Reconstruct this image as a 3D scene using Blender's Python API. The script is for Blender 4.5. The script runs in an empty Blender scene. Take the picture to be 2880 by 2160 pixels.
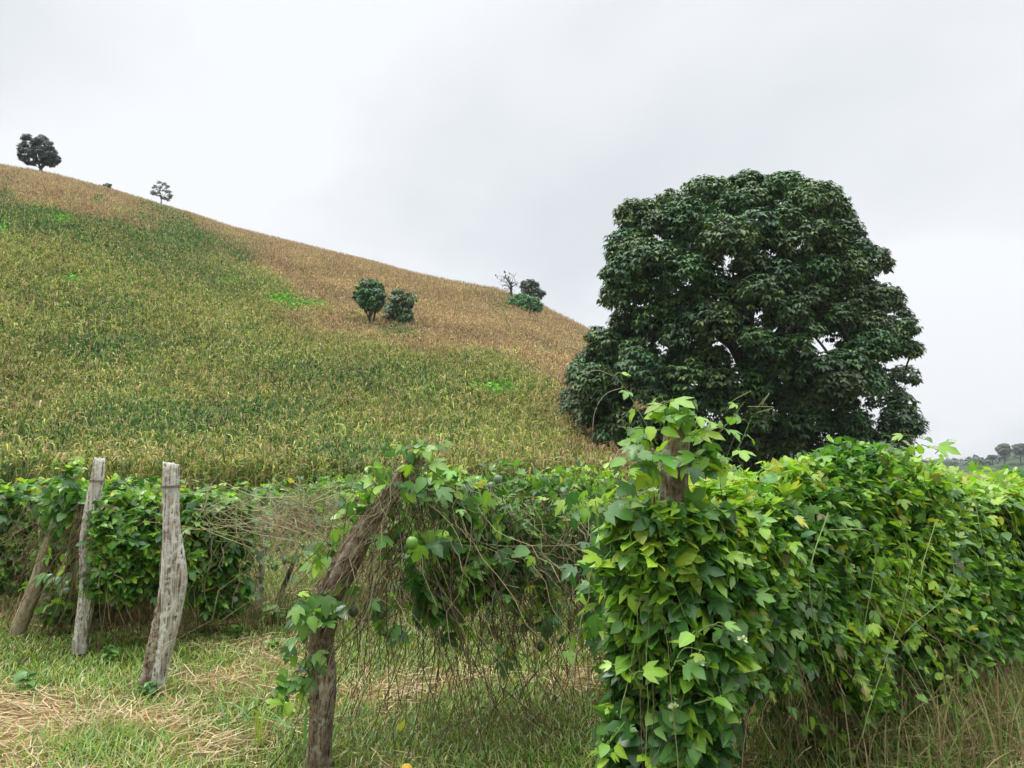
import bpy, math
import numpy as np
R = np.random.default_rng(7)
sc = bpy.context.scene
COL = sc.collection
# ------------------------------------------------------------------ camera model
F = 770.0; EYE = 1.6; TILT = math.atan(86/770.0)
CT, ST = math.cos(TILT), math.sin(TILT); K = 1024/2212.0
def ray(dx, dy):
    u = (dx*K-512)/F; v = (384-dy*K)/F
    return np.array([u, CT-v*ST, ST+v*CT])
def at(dx, dy, Y):
    d = ray(dx, dy); return np.array([0, 0, EYE])+d*(Y/d[1])
def proj(x, y, z):
    Z = z-EYE; dep = np.maximum(y*CT+Z*ST, .01); up = -y*ST+Z*CT
    return (512+F*x/dep)/K, (384-F*up/dep)/K
def onground(dx, dy):
    d = ray(dx, dy); return np.array([0, 0, EYE])+d*(-EYE/d[2])
cam = bpy.data.objects.new('camera', bpy.data.cameras.new('camera')); COL.objects.link(cam)
cam.location = (0, 0, EYE); cam.rotation_euler = (math.pi/2+TILT, 0, 0)
cam.data.sensor_width = 36; cam.data.lens = 36*F/1024; cam.data.clip_end = 20000; cam.data.clip_start = .05
sc.camera = cam
# ------------------------------------------------------------------ noise
def mknoise(seed, n=14, lo=.6, hi=3.0):
    r = np.random.default_rng(seed)
    k = r.normal(size=(n, 3)); k /= np.linalg.norm(k, axis=1)[:, None]
    fr = np.exp(r.uniform(np.log(lo), np.log(hi), n)); ph = r.uniform(0, 6.283, n)
    def f(p):
        p = np.atleast_2d(np.asarray(p, float))
        if p.shape[1] == 2: p = np.c_[p, np.zeros(len(p))]
        return np.sin(p@(k*fr[:, None]).T+ph).sum(1)/math.sqrt(n/2)
    return f
def sstep(a, b, x):
    t = np.clip((x-a)/(b-a), 0, 1); return t*t*(3-2*t)
def nrm(v): return v/np.maximum(np.linalg.norm(v, axis=-1, keepdims=True), 1e-9)
# ------------------------------------------------------------------ materials
def newmat(name):
    m = bpy.data.materials.new(name); m.use_nodes = True; nt = m.node_tree; nt.nodes.clear()
    return m, nt, nt.nodes.new('ShaderNodeOutputMaterial')
def leafmat(name, rough=.45, spec=.5, trans=.3, gain=(1.5, 1.6, .8)):
    m, nt, out = newmat(name)
    a = nt.nodes.new('ShaderNodeAttribute'); a.attribute_name = 'Col'
    b = nt.nodes.new('ShaderNodeBsdfPrincipled'); b.inputs['Roughness'].default_value = rough
    b.inputs['Specular IOR Level'].default_value = spec
    nt.links.new(a.outputs['Color'], b.inputs['Base Color'])
    if trans > 0:
        t = nt.nodes.new('ShaderNodeBsdfTranslucent'); mx = nt.nodes.new('ShaderNodeMix'); mx.data_type = 'RGBA'; mx.blend_type = 'MULTIPLY'
        mx.inputs[0].default_value = 1; nt.links.new(a.outputs['Color'], mx.inputs[6]); mx.inputs[7].default_value = (*gain, 1)
        nt.links.new(mx.outputs[2], t.inputs['Color'])
        s = nt.nodes.new('ShaderNodeMixShader'); s.inputs[0].default_value = trans
        nt.links.new(b.outputs[0], s.inputs[1]); nt.links.new(t.outputs[0], s.inputs[2]); nt.links.new(s.outputs[0], out.inputs[0])
    else: nt.links.new(b.outputs[0], out.inputs[0])
    return m
M_VINE = leafmat('vine_leaf', .36, .5, .33)
M_TREE = leafmat('tree_leaf', .5, .42, .12)
M_DRY = leafmat('dry_leaf', .8, .15, .25, (1.1, 1.1, .9))
M_STEM = leafmat('stem', .8, .2, 0)
def woodmat(name, cols, crack=.5, scale=1.0, bumpd=.012):
    m, nt, out = newmat(name); N = nt.nodes; L = nt.links
    tc = N.new('ShaderNodeTexCoord'); mp = N.new('ShaderNodeMapping'); mp.inputs['Scale'].default_value = (66*scale, 66*scale, 3.0*scale)
    L.new(tc.outputs['Object'], mp.inputs[0])
    n1 = N.new('ShaderNodeTexNoise'); n1.inputs['Scale'].default_value = 1; n1.inputs['Detail'].default_value = 7; n1.inputs['Roughness'].default_value = .65; L.new(mp.outputs[0], n1.inputs[0])
    n2 = N.new('ShaderNodeTexNoise'); n2.inputs['Scale'].default_value = 24*scale; n2.inputs['Detail'].default_value = 8; n2.inputs['Roughness'].default_value = .7; L.new(tc.outputs['Object'], n2.inputs[0])
    n3 = N.new('ShaderNodeTexNoise'); n3.inputs['Scale'].default_value = 3.2*scale; n3.inputs['Detail'].default_value = 4; L.new(tc.outputs['Object'], n3.inputs[0])
    r1 = N.new('ShaderNodeValToRGB'); e = r1.color_ramp.elements
    e[0].position = .38; e[0].color = (*cols[0], 1); e[1].position = .56; e[1].color = (*cols[2], 1); k = e.new(.45); k.color = (*cols[1], 1)
    L.new(n1.outputs[0], r1.inputs[0])
    r2 = N.new('ShaderNodeValToRGB'); e = r2.color_ramp.elements; e[0].position = .47; e[0].color = (0, 0, 0, 1); e[1].position = .6; e[1].color = (1, 1, 1, 1); L.new(n2.outputs[0], r2.inputs[0])
    r3 = N.new('ShaderNodeValToRGB'); e = r3.color_ramp.elements; e[0].position = .4; e[0].color = (0, 0, 0, 1); e[1].position = .62; e[1].color = (1, 1, 1, 1); L.new(n3.outputs[0], r3.inputs[0])
    mx = N.new('ShaderNodeMix'); mx.data_type = 'RGBA'; L.new(r2.outputs[0], mx.inputs[0]); L.new(r1.outputs[0], mx.inputs[6]); mx.inputs[7].default_value = (*cols[3], 1)
    mu = N.new('ShaderNodeMath'); mu.operation = 'MULTIPLY'; L.new(r3.outputs[0], mu.inputs[0]); mu.inputs[1].default_value = crack
    mx2 = N.new('ShaderNodeMix'); mx2.data_type = 'RGBA'; L.new(mu.outputs[0], mx2.inputs[0]); L.new(mx.outputs[2], mx2.inputs[6]); mx2.inputs[7].default_value = (*cols[4], 1)
    b = N.new('ShaderNodeBsdfPrincipled'); b.inputs['Roughness'].default_value = .9; b.inputs['Specular IOR Level'].default_value = .15
    L.new(mx2.outputs[2], b.inputs['Base Color'])
    ad = N.new('ShaderNodeMath'); ad.operation = 'ADD'; L.new(n1.outputs[0], ad.inputs[0]); L.new(n2.outputs[0], ad.inputs[1])
    bp = N.new('ShaderNodeBump'); bp.inputs['Distance'].default_value = bumpd; bp.inputs['Strength'].default_value = 1; L.new(ad.outputs[0], bp.inputs['Height']); L.new(bp.outputs[0], b.inputs['Normal'])
    L.new(b.outputs[0], out.inputs[0]); return m
M_PALE = woodmat('weathered_wood', [(.06, .042, .03), (.34, .29, .22), (.74, .71, .61), (.82, .83, .74), (.15, .10, .065)], .42)
M_BARK = woodmat('brown_bark', [(.035, .022, .016), (.15, .105, .07), (.34, .26, .17), (.46, .44, .33), (.09, .045, .03)], .6)
M_TAN = woodmat('tan_wood', [(.16, .12, .07), (.30, .235, .14), (.42, .34, .21), (.48, .42, .30), (.22, .165, .10)], .4)
M_DARK = woodmat('dark_wood', [(.02, .015, .01), (.06, .045, .03), (.10, .08, .055), (.13, .12, .09), (.04, .03, .02)], .4)
M_TRUNK = woodmat('tree_bark', [(.02, .016, .012), (.05, .04, .03), (.09, .075, .055), (.12, .11, .09), (.03, .022, .016)], .5, .15, .03)
def plainmat(name, col, rough=.5, spec=.4, var=.25, scale=20, metal=0):
    m, nt, out = newmat(name); N = nt.nodes; L = nt.links
    tc = N.new('ShaderNodeTexCoord'); n = N.new('ShaderNodeTexNoise'); n.inputs['Scale'].default_value = scale; n.inputs['Detail'].default_value = 5; L.new(tc.outputs['Object'], n.inputs[0])
    r = N.new('ShaderNodeValToRGB'); e = r.color_ramp.elements; e[0].position = .3; e[1].position = .7
    e[0].color = (*[c*(1-var) for c in col], 1); e[1].color = (*[min(1, c*(1+var)) for c in col], 1); L.new(n.outputs[0], r.inputs[0])
    b = N.new('ShaderNodeBsdfPrincipled'); b.inputs['Roughness'].default_value = rough; b.inputs['Specular IOR Level'].default_value = spec; b.inputs['Metallic'].default_value = metal
    L.new(r.outputs[0], b.inputs['Base Color']); L.new(b.outputs[0], out.inputs[0]); return m
M_FRUIT = plainmat('green_fruit_skin', (.13, .27, .04), .35, .5)
M_FRUITP = plainmat('pale_fruit_skin', (.15, .22, .12), .4, .5)
M_FRUITD = plainmat('dark_fruit_skin', (.05, .08, .03), .4, .5)
M_YEL = plainmat('yellow_fruit_skin', (.75, .48, .06), .4, .4, .15)
M_PETAL = plainmat('petal', (.55, .62, .33), .6, .3, .2, 60)
M_WIRE = plainmat('rusty_wire', (.16, .13, .10), .7, .3, .4, 60, .3)
# ------------------------------------------------------------------ mesh helpers
def link(o, parent=None):
    COL.objects.link(o)
    if parent is not None: o.parent = parent; o.matrix_parent_inverse = parent.matrix_world.inverted()
    return o
def mesh_np(name, V, faces, col=None, mat=None, parent=None, smooth=True, origin=None):
    V = np.asarray(V, np.float64)
    if origin is None: origin = np.array(parent.location) if parent is not None else np.zeros(3)
    me = bpy.data.meshes.new(name); me.vertices.add(len(V)); me.vertices.foreach_set('co', (V-origin).astype(np.float32).ravel())
    idx = np.concatenate([f.ravel() for f in faces]).astype(np.int32); tot = np.concatenate([np.full(len(f), f.shape[1]) for f in faces]).astype(np.int32)
    st = np.r_[0, np.cumsum(tot)[:-1]].astype(np.int32)
    me.loops.add(len(idx)); me.loops.foreach_set('vertex_index', idx)
    me.polygons.add(len(tot)); me.polygons.foreach_set('loop_start', st); me.polygons.foreach_set('loop_total', tot)
    me.polygons.foreach_set('use_smooth', np.full(len(tot), smooth)); me.update(calc_edges=True)
    if col is not None:
        a = me.color_attributes.new('Col', 'FLOAT_COLOR', 'POINT'); c = np.ones((len(V), 4), np.float32); c[:, :3] = np.clip(col, 0, 1); a.data.foreach_set('color', c.ravel())
    if mat: me.materials.append(mat)
    o = bpy.data.objects.new(name, me); COL.objects.link(o)
    if parent is not None: o.parent = parent
    else: o.location = origin
    return o
def tag(o, label=None, cat=None, group=None, kind=None):
    for k, v in (('label', label), ('category', cat), ('group', group), ('kind', kind)):
        if v: o[k] = v
    return o
def thing(name, loc, label, cat, group=None):
    o = bpy.data.objects.new(name, None); o.empty_display_size = .2; o.location = loc; COL.objects.link(o)
    return tag(o, label, cat, group)
class Geo:
    def __init__(s): s.V = []; s.F = {}; s.C = []; s.n = 0
    def add(s, V, F, C):
        V = V.reshape(-1, 3); C = np.broadcast_to(C, V.shape) if C.ndim == 1 else C.reshape(-1, 3)
        s.V.append(V); s.C.append(C)
        for f in (F if isinstance(F, list) else [F]): s.F.setdefault(f.shape[1], []).append(f+s.n)
        s.n += len(V)
    def build(s, name, mat, parent=None, **k):
        return mesh_np(name, np.concatenate(s.V), [np.concatenate(v) for v in s.F.values()], np.concatenate(s.C), mat, parent, **k)
# leaf templates: x = length, y = half width
def tmpl(mid, side, tris, fold=.25, droop=.35):
    nm = len(mid); V = [(m, 0) for m in mid]+[(a, b) for a, b in side]+[(a, -b) for a, b in side]; V = np.array(V, float)
    z = fold*np.abs(V[:, 1])-droop*V[:, 0]**2-.9*V[:, 1]**2*droop
    ns = len(side); T = []
    for t in tris:
        T.append(t); T.append(tuple((i if i < nm else i+ns) for i in t)[::-1])
    return np.c_[V, z], np.array(T)
T_LOBE = tmpl([0, .42, 1], [(-.09, .17), (.2, .48), (.62, .60), (.38, .21), (.69, .26)], [(0, 3, 1), (3, 4, 1), (4, 6, 1), (4, 5, 6), (1, 6, 7), (1, 7, 2)])
T_OVAL = tmpl([0, .5, 1], [(.06, .22), (.38, .36), (.76, .22)], [(0, 3, 1), (3, 4, 1), (4, 5, 1), (1, 5, 2)])
T_TREE = tmpl([0, .5, 1], [(.45, .27)], [(0, 3, 1), (1, 3, 2)], .3, .45)
def leaves(g, T, pos, d, n, size, col):
    V, F_ = T; N = len(pos); d = nrm(d); b = nrm(np.cross(n, d)); n = np.cross(d, b)
    size = np.broadcast_to(size, N)
    sx = R.uniform(.85, 1.15, N)
    P = V[None, :, 0, None]*d[:, None]+V[None, :, 1, None]*sx[:, None, None]*b[:, None]+V[None, :, 2, None]*R.uniform(.4, 1.6, N)[:, None, None]*n[:, None]
    P = pos[:, None]+P*size[:, None, None]
    C = np.repeat(col[:, None], len(V), 1).copy(); C[:, :3] *= 1.18
    off = np.arange(N)[:, None, None]*len(V)
    g.add(P, (F_[None]+off).reshape(-1, 3), C)
def ribbons(g, pts, side, w, col):
    N, k, _ = pts.shape; w = np.broadcast_to(w, (N, k))
    P = np.stack([pts-side[:, None]*w[..., None]/2, pts+side[:, None]*w[..., None]/2], 2)
    i = np.arange(k-1); q = np.stack([2*i, 2*i+1, 2*i+3, 2*i+2], 1)
    F_ = (q[None]+(np.arange(N)*2*k)[:, None, None]).reshape(-1, 4)
    C = np.broadcast_to(col[:, None, None] if col.ndim == 2 else col[:, :, None], P.shape)
    g.add(P, F_, C)
def tubes(g, pts, rad, col, m=4):
    N, k, _ = pts.shape; col = col if len(col) in (1, N) else col[R.integers(0, len(col), N)]; rad = np.broadcast_to(rad, (N, k))
    t = nrm(np.gradient(pts, axis=1)); ref = np.where(np.abs(t[..., 2:3]) > .9, np.array([1., 0, 0]), np.array([0, 0, 1.]))
    a = nrm(np.cross(t, ref)); b = np.cross(t, a)
    th = np.arange(m)*2*math.pi/m
    P = pts[:, :, None]+rad[..., None, None]*(np.cos(th)[None, None, :, None]*a[:, :, None]+np.sin(th)[None, None, :, None]*b[:, :, None])
    i, j = np.meshgrid(np.arange(k-1), np.arange(m), indexing='ij'); i = i.ravel(); j = j.ravel(); j2 = (j+1) % m
    q = np.stack([i*m+j, i*m+j2, (i+1)*m+j2, (i+1)*m+j], 1)
    F_ = (q[None]+(np.arange(N)*k*m)[:, None, None]).reshape(-1, 4)
    g.add(P, F_, np.broadcast_to(col[:, None, None], P.shape))
def smoothpath(pts, n):
    pts = np.asarray(pts, float); k = len(pts)
    s = np.r_[0, np.cumsum(np.linalg.norm(np.diff(pts[:, :3], axis=0), axis=1))]; s /= s[-1]
    t = np.linspace(0, 1, n); out = np.zeros((n, pts.shape[1])); m = np.gradient(pts, s, axis=0) if k > 2 else np.tile((pts[1]-pts[0]), (2, 1))
    i = np.clip(np.searchsorted(s, t, side='right')-1, 0, k-2); h = (s[i+1]-s[i])[:, None]; u = ((t-s[i])/(s[i+1]-s[i]))[:, None]
    return (2*u**3-3*u**2+1)*pts[i]+(u**3-2*u**2+u)*h*m[i]+(-2*u**3+3*u**2)*pts[i+1]+(u**3-u**2)*h*m[i+1]
def dirs(n): return nrm(R.normal(size=(n, 3)))
def pick(cols, p, n, var=.25):
    c = np.array(cols)[R.choice(len(cols), n, p=np.array(p)/sum(p))]
    return c*R.uniform(1-var, 1+var, (n, 1))*R.uniform(.93, 1.07, (n, 3))
# ------------------------------------------------------------------ terrain
SK = np.array([(-3200, 700), (-2300, 380), (-1500, 280), (-700, 290), (-300, 310), (0, 350), (60, 360), (120, 371), (230, 401), (350, 441), (400, 456), (500, 492), (600, 518), (700, 543), (800, 566), (900, 593), (1000, 615), (1080, 631), (1170, 668), (1220, 693), (1265, 715), (1330, 760), (1400, 835), (1480, 930), (1560, 990), (1700, 1012)], float)
_rd = np.array([ray(a, b) for a, b in SK]); SAZ = np.arctan2(_rd[:, 0], _rd[:, 1]); STN = _rd[:, 2]/np.hypot(_rd[:, 0], _rd[:, 1])
SD = np.interp(SK[:, 0], [-3200, -1500, 0, 700, 1265, 1400, 1700], [120, 200, 235, 215, 175, 130, 85])
AZ = np.r_[-2.0, SAZ[1:], .45, .6]; TN = np.r_[0, STN[1:], 0, 0]; TN[-3] = .004; DD = np.r_[120, SD[1:], 80, 80]
_nt = mknoise(3, 16, .03, .12)
_HS = np.ones(len(AZ))
def Hraw(az, r, HS, off=0.):
    D = np.interp(az, AZ, DD); hs = np.interp(az, AZ, HS); r0 = 33.
    t = np.clip((r-r0)/(D-r0), 0, 1); t = t*t/(t+.09)*1.09
    t = np.clip(t, 0, 1); h = hs*(1-(1-t)**1.3)
    return np.maximum(h-np.maximum(r-D, 0)*.35*(hs > .5), 0)
HS = TN*DD+EYE
HS[TN <= 0] = 0
for _ in range(4):
    rr = np.linspace(36, 260, 300)
    for i in range(len(AZ)):
        if TN[i] <= 0: continue
        h = Hraw(np.full(300, AZ[i]), rr, HS); cr = 1.9*(rr < DD[i]+3)
        mx = ((h+cr-EYE)/rr).max(); HS[i] *= max(.05, 1-(mx-TN[i])/max(TN[i], .02)*.9)
def H(x, y):
    az = np.arctan2(x, y); r = np.hypot(x, y); h = Hraw(az, r, HS)
    p = np.c_[np.ravel(x), np.ravel(y)]
    n = _nt(p).reshape(np.shape(x))
    und = n*.45*sstep(30, 60, r)*sstep(.2, 6, h)
    near = (_nt(p*9).reshape(np.shape(x))*.012)*(1-sstep(15, 30, r))
    return h+und+near-.0
def hit(dx, dy, r0=30, r1=270):
    d = ray(dx, dy); rr = np.linspace(r0, r1, 2400); P = np.array([0, 0, EYE])+d[None]*(rr/np.hypot(d[0], d[1]))[:, None]
    h = H(P[:, 0], P[:, 1]); w = np.where(P[:, 2] <= h)[0]
    if len(w) == 0:
        w = [np.argmin(P[:, 2]-h)]
    p = P[w[0]].copy(); p[2] = h[w[0]]; return p
# ground colour zones (real straw and soil patches, placed where they lie)
_gn = mknoise(11, 20, .8, 5); _gn2 = mknoise(12, 20, 4, 14)
STRAW = [(60, 1545, 200, 55, 1), (0, 1640, 130, 60, 1), (335, 1548, 120, 36, 1), (470, 1465, 110, 30, .9), (560, 1385, 90, 16, .7), (870, 1490, 140, 34, 1), (1000, 1465, 100, 20, .8), (480, 1605, 130, 40, .8), (1230, 1470, 160, 40, .7), (1240, 1400, 120, 30, .5), (1850, 1560, 120, 60, .6), (2150, 1640, 160, 50, .8), (2180, 1500, 90, 60, .6), (620, 1420, 60, 22, .7), (250, 1350, 260, 9, .7), (1750, 1640, 90, 40, -.6), (1600, 1300, 160, 40, .5),
         (250, 1600, 90, 45, -1), (900, 1400, 140, 35, -.8), (1050, 1560, 220, 50, -.6), (80, 1440, 160, 40, -.9), (400, 1420, 120, 20, -.5), (650, 1345, 90, 20, -.9), (250, 1420, 120, 25, -.8)]
def blobs(L, X, Y_):
    s = np.zeros(np.shape(X))
    for cx, cy, rx, ry, w in L: s += w*np.exp(-(((X-cx)/rx)**2+((Y_-cy)/ry)**2)*1.2)
    return s
def strawness(x, y):
    X, Y_ = proj(x, y, np.zeros_like(x)); p = np.c_[np.ravel(x), np.ravel(y)]
    v = .10+.68*blobs(STRAW, X, Y_)+.16*_gn(p).reshape(np.shape(x))+.10*_gn2(p).reshape(np.shape(x))
    v = np.where(y < 1.5, .4, v); return np.clip(v, 0, 1)
def groundcol(x, y):
    s = strawness(x, y)[..., None]; p = np.c_[np.ravel(x), np.ravel(y)]; q = _gn2(p*1.7).reshape(*np.shape(x), 1)
    c = (1-s)*np.array([.085, .095, .03])+s*np.array([.34, .23, .12]); far = sstep(18, 30, np.hypot(x, y))[..., None]
    c = c*(1-far)+far*np.array([.17, .135, .06]); return c*(1+.12*q)
azs = np.unique(np.r_[np.radians(np.arange(-180, -60, 3)), np.radians(np.arange(-60, 48, .25)), np.radians(np.arange(48, 181, 3))])
rs = np.r_[.3, np.exp(np.linspace(math.log(1.2), math.log(320), 330)), 420, 600, 900, 1500, 2600, 4500]
A, Q = np.meshgrid(azs, rs, indexing='ij'); X = Q*np.sin(A); Y = Q*np.cos(A); Z = H(X, Y)
GV = np.stack([X, Y, Z], -1).reshape(-1, 3); GC = groundcol(X, Y).reshape(-1, 3); nr = len(rs)
i, j = np.meshgrid(np.arange(len(azs)-1), np.arange(nr-1), indexing='ij'); q = np.stack([i*nr+j, i*nr+j+1, (i+1)*nr+j+1, (i+1)*nr+j], -1).reshape(-1, 4)
ishill = ((rs[j] > 36) & (rs[j] < 415) & (azs[i] > -1.95) & (azs[i] < .40)).ravel()
def soilmat(name, bump):
    m, nt, out = newmat(name); N = nt.nodes; L = nt.links
    a = N.new('ShaderNodeAttribute'); a.attribute_name = 'Col'; tc = N.new('ShaderNodeTexCoord')
    n = N.new('ShaderNodeTexNoise'); n.inputs['Scale'].default_value = 28; n.inputs['Detail'].default_value = 8; n.inputs['Roughness'].default_value = .7; L.new(tc.outputs['Object'], n.inputs[0])
    r = N.new('ShaderNodeValToRGB'); r.color_ramp.elements[0].position = .3; r.color_ramp.elements[0].color = (.45, .42, .38, 1); r.color_ramp.elements[1].position = .7; r.color_ramp.elements[1].color = (1.4, 1.35, 1.25, 1); L.new(n.outputs[0], r.inputs[0])
    mx = N.new('ShaderNodeMix'); mx.data_type = 'RGBA'; mx.blend_type = 'MULTIPLY'; mx.inputs[0].default_value = 1; L.new(a.outputs['Color'], mx.inputs[6]); L.new(r.outputs[0], mx.inputs[7])
    b = N.new('ShaderNodeBsdfPrincipled'); b.inputs['Roughness'].default_value = .95; b.inputs['Specular IOR Level'].default_value = .1; L.new(mx.outputs[2], b.inputs['Base Color'])
    bp = N.new('ShaderNodeBump'); bp.inputs['Distance'].default_value = bump; L.new(n.outputs[0], bp.inputs['Height']); L.new(bp.outputs[0], b.inputs['Normal']); L.new(b.outputs[0], out.inputs[0]); return m
def sub(fs):
    u, inv = np.unique(fs, return_inverse=True); return u, inv.reshape(fs.shape)
u, fs = sub(q[~ishill]); tag(mesh_np('ground', GV[u], [fs], GC[u], soilmat('soil_and_turf', .03)), kind='structure')
u, fs = sub(q[ishill]); tag(mesh_np('hill', GV[u], [fs], GC[u], soilmat('hill_soil', .1)), kind='structure')
# ------------------------------------------------------------------ grass and straw
def near_points(n, y0=2.3, y1=17, p=.9):
    y = y0+(y1-y0)*R.random(n)**(1/p if p else 1); y = np.exp(R.uniform(math.log(y0), math.log(y1), n)) if p is None else y
    x = R.uniform(-1, 1, n)*(y*.85+.6); return x, y
def blades(name, n, mode, label):
    g = Geo(); x, y = near_points(n, 2.3, 30, None); s = strawness(x, y); p = np.c_[x, y]
    if mode == 'green':
        k = R.random(n) > s*.95; x, y, s, p = x[k], y[k], s[k], p[k]; n = len(x)
        L = R.uniform(.03, .095, n)*(1+.5*np.clip(_gn(p), 0, 1.5)); a = R.uniform(0, 6.283, n); lean = R.uniform(.2, 1.1, n)
        h = np.stack([np.cos(a)*lean, np.sin(a)*lean, np.ones(n)], 1); h = nrm(h)*L[:, None]
        b0 = np.stack([x, y, H(x, y)-.004], 1); bend = np.stack([np.cos(a), np.sin(a), -.6*np.ones(n)], 1)*(L*.25)[:, None]
        pts = np.stack([b0, b0+h*.55, b0+h+bend], 1); side = nrm(np.stack([-np.sin(a), np.cos(a), R.uniform(-.3, .3, n)], 1))
        w = (np.array([1, .8, .15])[None]*R.uniform(.004, .008, n)[:, None])*(.8+y/9)[:, None]
        c = pick([(.15, .29, .04), (.24, .37, .06), (.09, .20, .035), (.35, .37, .11), (.48, .40, .2)], [3, 4, 1.6, 2, 1.2], n)
        shade = blobs([(1030, 1590, 260, 75, 1), (700, 1640, 100, 60, .6)], *proj(x, y, 0*x))[:, None]; c = c*(1-.35*np.clip(shade, 0, 1))  # shadowy stretches of grass: shade painted into the blade colour
    else:
        k = R.random(n) < s*1.05; x, y, s, p = x[k], y[k], s[k], p[k]; n = len(x)
        L = R.uniform(.06, .26, n); a = _gn(p)*2.0+R.normal(0, .8, n); el = R.normal(.03, .14, n)
        h = np.stack([np.cos(a), np.sin(a), el], 1)*L[:, None]; b0 = np.stack([x, y, H(x, y)+R.uniform(.006, .05, n)], 1)
        mid = b0+h*.5+np.stack([-np.sin(a), np.cos(a), .3*np.ones(n)], 1)*(L*R.normal(0, .12, n))[:, None]
        pts = np.stack([b0, mid, b0+h], 1); side = nrm(np.stack([-np.sin(a), np.cos(a), R.uniform(-.5, .5, n)], 1))
        w = np.array([.8, 1, .5])[None]*R.uniform(.003, .0065, n)[:, None]*(.8+y/9)[:, None]
        c = pick([(.52, .41, .22), (.62, .52, .32), (.38, .28, .15), (.33, .34, .15), (.46, .33, .19)], [4, 3, 2, 1.5, 2], n)
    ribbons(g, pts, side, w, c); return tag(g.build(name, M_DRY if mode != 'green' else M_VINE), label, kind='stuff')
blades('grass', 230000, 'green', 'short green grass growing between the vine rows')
blades('dry_straw', 115000, 'dry', 'tan cut straw lying in patches on the grass')
# ------------------------------------------------------------------ sky, sun
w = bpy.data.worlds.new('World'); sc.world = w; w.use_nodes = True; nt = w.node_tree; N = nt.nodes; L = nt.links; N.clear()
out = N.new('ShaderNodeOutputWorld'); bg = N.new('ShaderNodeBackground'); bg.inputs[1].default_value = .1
sky = N.new('ShaderNodeTexSky'); sky.sky_type = 'NISHITA'; sky.sun_disc = False; sky.sun_elevation = math.radians(58); sky.sun_rotation = math.radians(-70)
tc = N.new('ShaderNodeTexCoord'); sep = N.new('ShaderNodeSeparateXYZ'); L.new(tc.outputs['Generated'], sep.inputs[0])
def mth(op, a, b=None, c=None, clamp=False):
    n = N.new('ShaderNodeMath'); n.operation = op; n.use_clamp = clamp
    for s, v in enumerate((a, b, c)):
        if v is None: continue
        if isinstance(v, (int, float)): n.inputs[s].default_value = v
        else: L.new(v, n.inputs[s])
    return n.outputs[0]
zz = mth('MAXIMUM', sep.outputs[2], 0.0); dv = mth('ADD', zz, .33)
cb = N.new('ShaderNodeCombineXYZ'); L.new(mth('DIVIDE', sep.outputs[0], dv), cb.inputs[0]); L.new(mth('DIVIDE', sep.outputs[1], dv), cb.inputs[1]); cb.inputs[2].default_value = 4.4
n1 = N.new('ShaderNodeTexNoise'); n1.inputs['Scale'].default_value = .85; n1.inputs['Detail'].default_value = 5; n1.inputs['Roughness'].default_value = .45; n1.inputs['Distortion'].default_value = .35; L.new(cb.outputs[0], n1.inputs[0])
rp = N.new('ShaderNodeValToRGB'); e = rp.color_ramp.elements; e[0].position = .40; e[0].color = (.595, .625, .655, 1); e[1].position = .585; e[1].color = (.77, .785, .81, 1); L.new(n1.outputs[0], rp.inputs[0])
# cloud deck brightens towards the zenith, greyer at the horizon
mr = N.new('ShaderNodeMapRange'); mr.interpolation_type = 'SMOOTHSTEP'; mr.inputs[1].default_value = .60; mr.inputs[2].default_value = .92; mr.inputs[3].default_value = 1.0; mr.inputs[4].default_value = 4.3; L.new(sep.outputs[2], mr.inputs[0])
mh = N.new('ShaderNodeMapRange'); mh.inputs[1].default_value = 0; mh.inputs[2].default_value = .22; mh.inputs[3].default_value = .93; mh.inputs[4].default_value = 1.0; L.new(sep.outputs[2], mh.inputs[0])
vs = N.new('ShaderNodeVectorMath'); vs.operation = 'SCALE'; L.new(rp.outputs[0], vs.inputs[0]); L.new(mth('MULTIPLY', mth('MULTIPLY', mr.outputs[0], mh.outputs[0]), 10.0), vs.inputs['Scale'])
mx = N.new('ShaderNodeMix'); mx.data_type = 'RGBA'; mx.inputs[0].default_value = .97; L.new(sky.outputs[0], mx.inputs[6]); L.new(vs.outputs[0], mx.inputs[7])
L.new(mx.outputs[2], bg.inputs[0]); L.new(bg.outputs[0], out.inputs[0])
sun = bpy.data.objects.new('sun', bpy.data.lights.new('sun', 'SUN')); COL.objects.link(sun); sun.data.energy = 1.5; sun.data.angle = math.radians(14); sun.data.color = (1, .96, .9)
sun.rotation_euler = (math.radians(32), 0, math.radians(-58-0)) 
from mathutils import Vector
_sd = Vector((math.sin(math.radians(-70))*math.cos(math.radians(58)), math.cos(math.radians(-70))*math.cos(math.radians(58)), math.sin(math.radians(58))))
sun.rotation_euler = _sd.to_track_quat('Z', 'Y').to_euler()
sc.view_settings.view_transform = 'Standard'; sc.view_settings.look = 'None'; sc.view_settings.exposure = .35; sc.view_settings.gamma = 1
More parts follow.
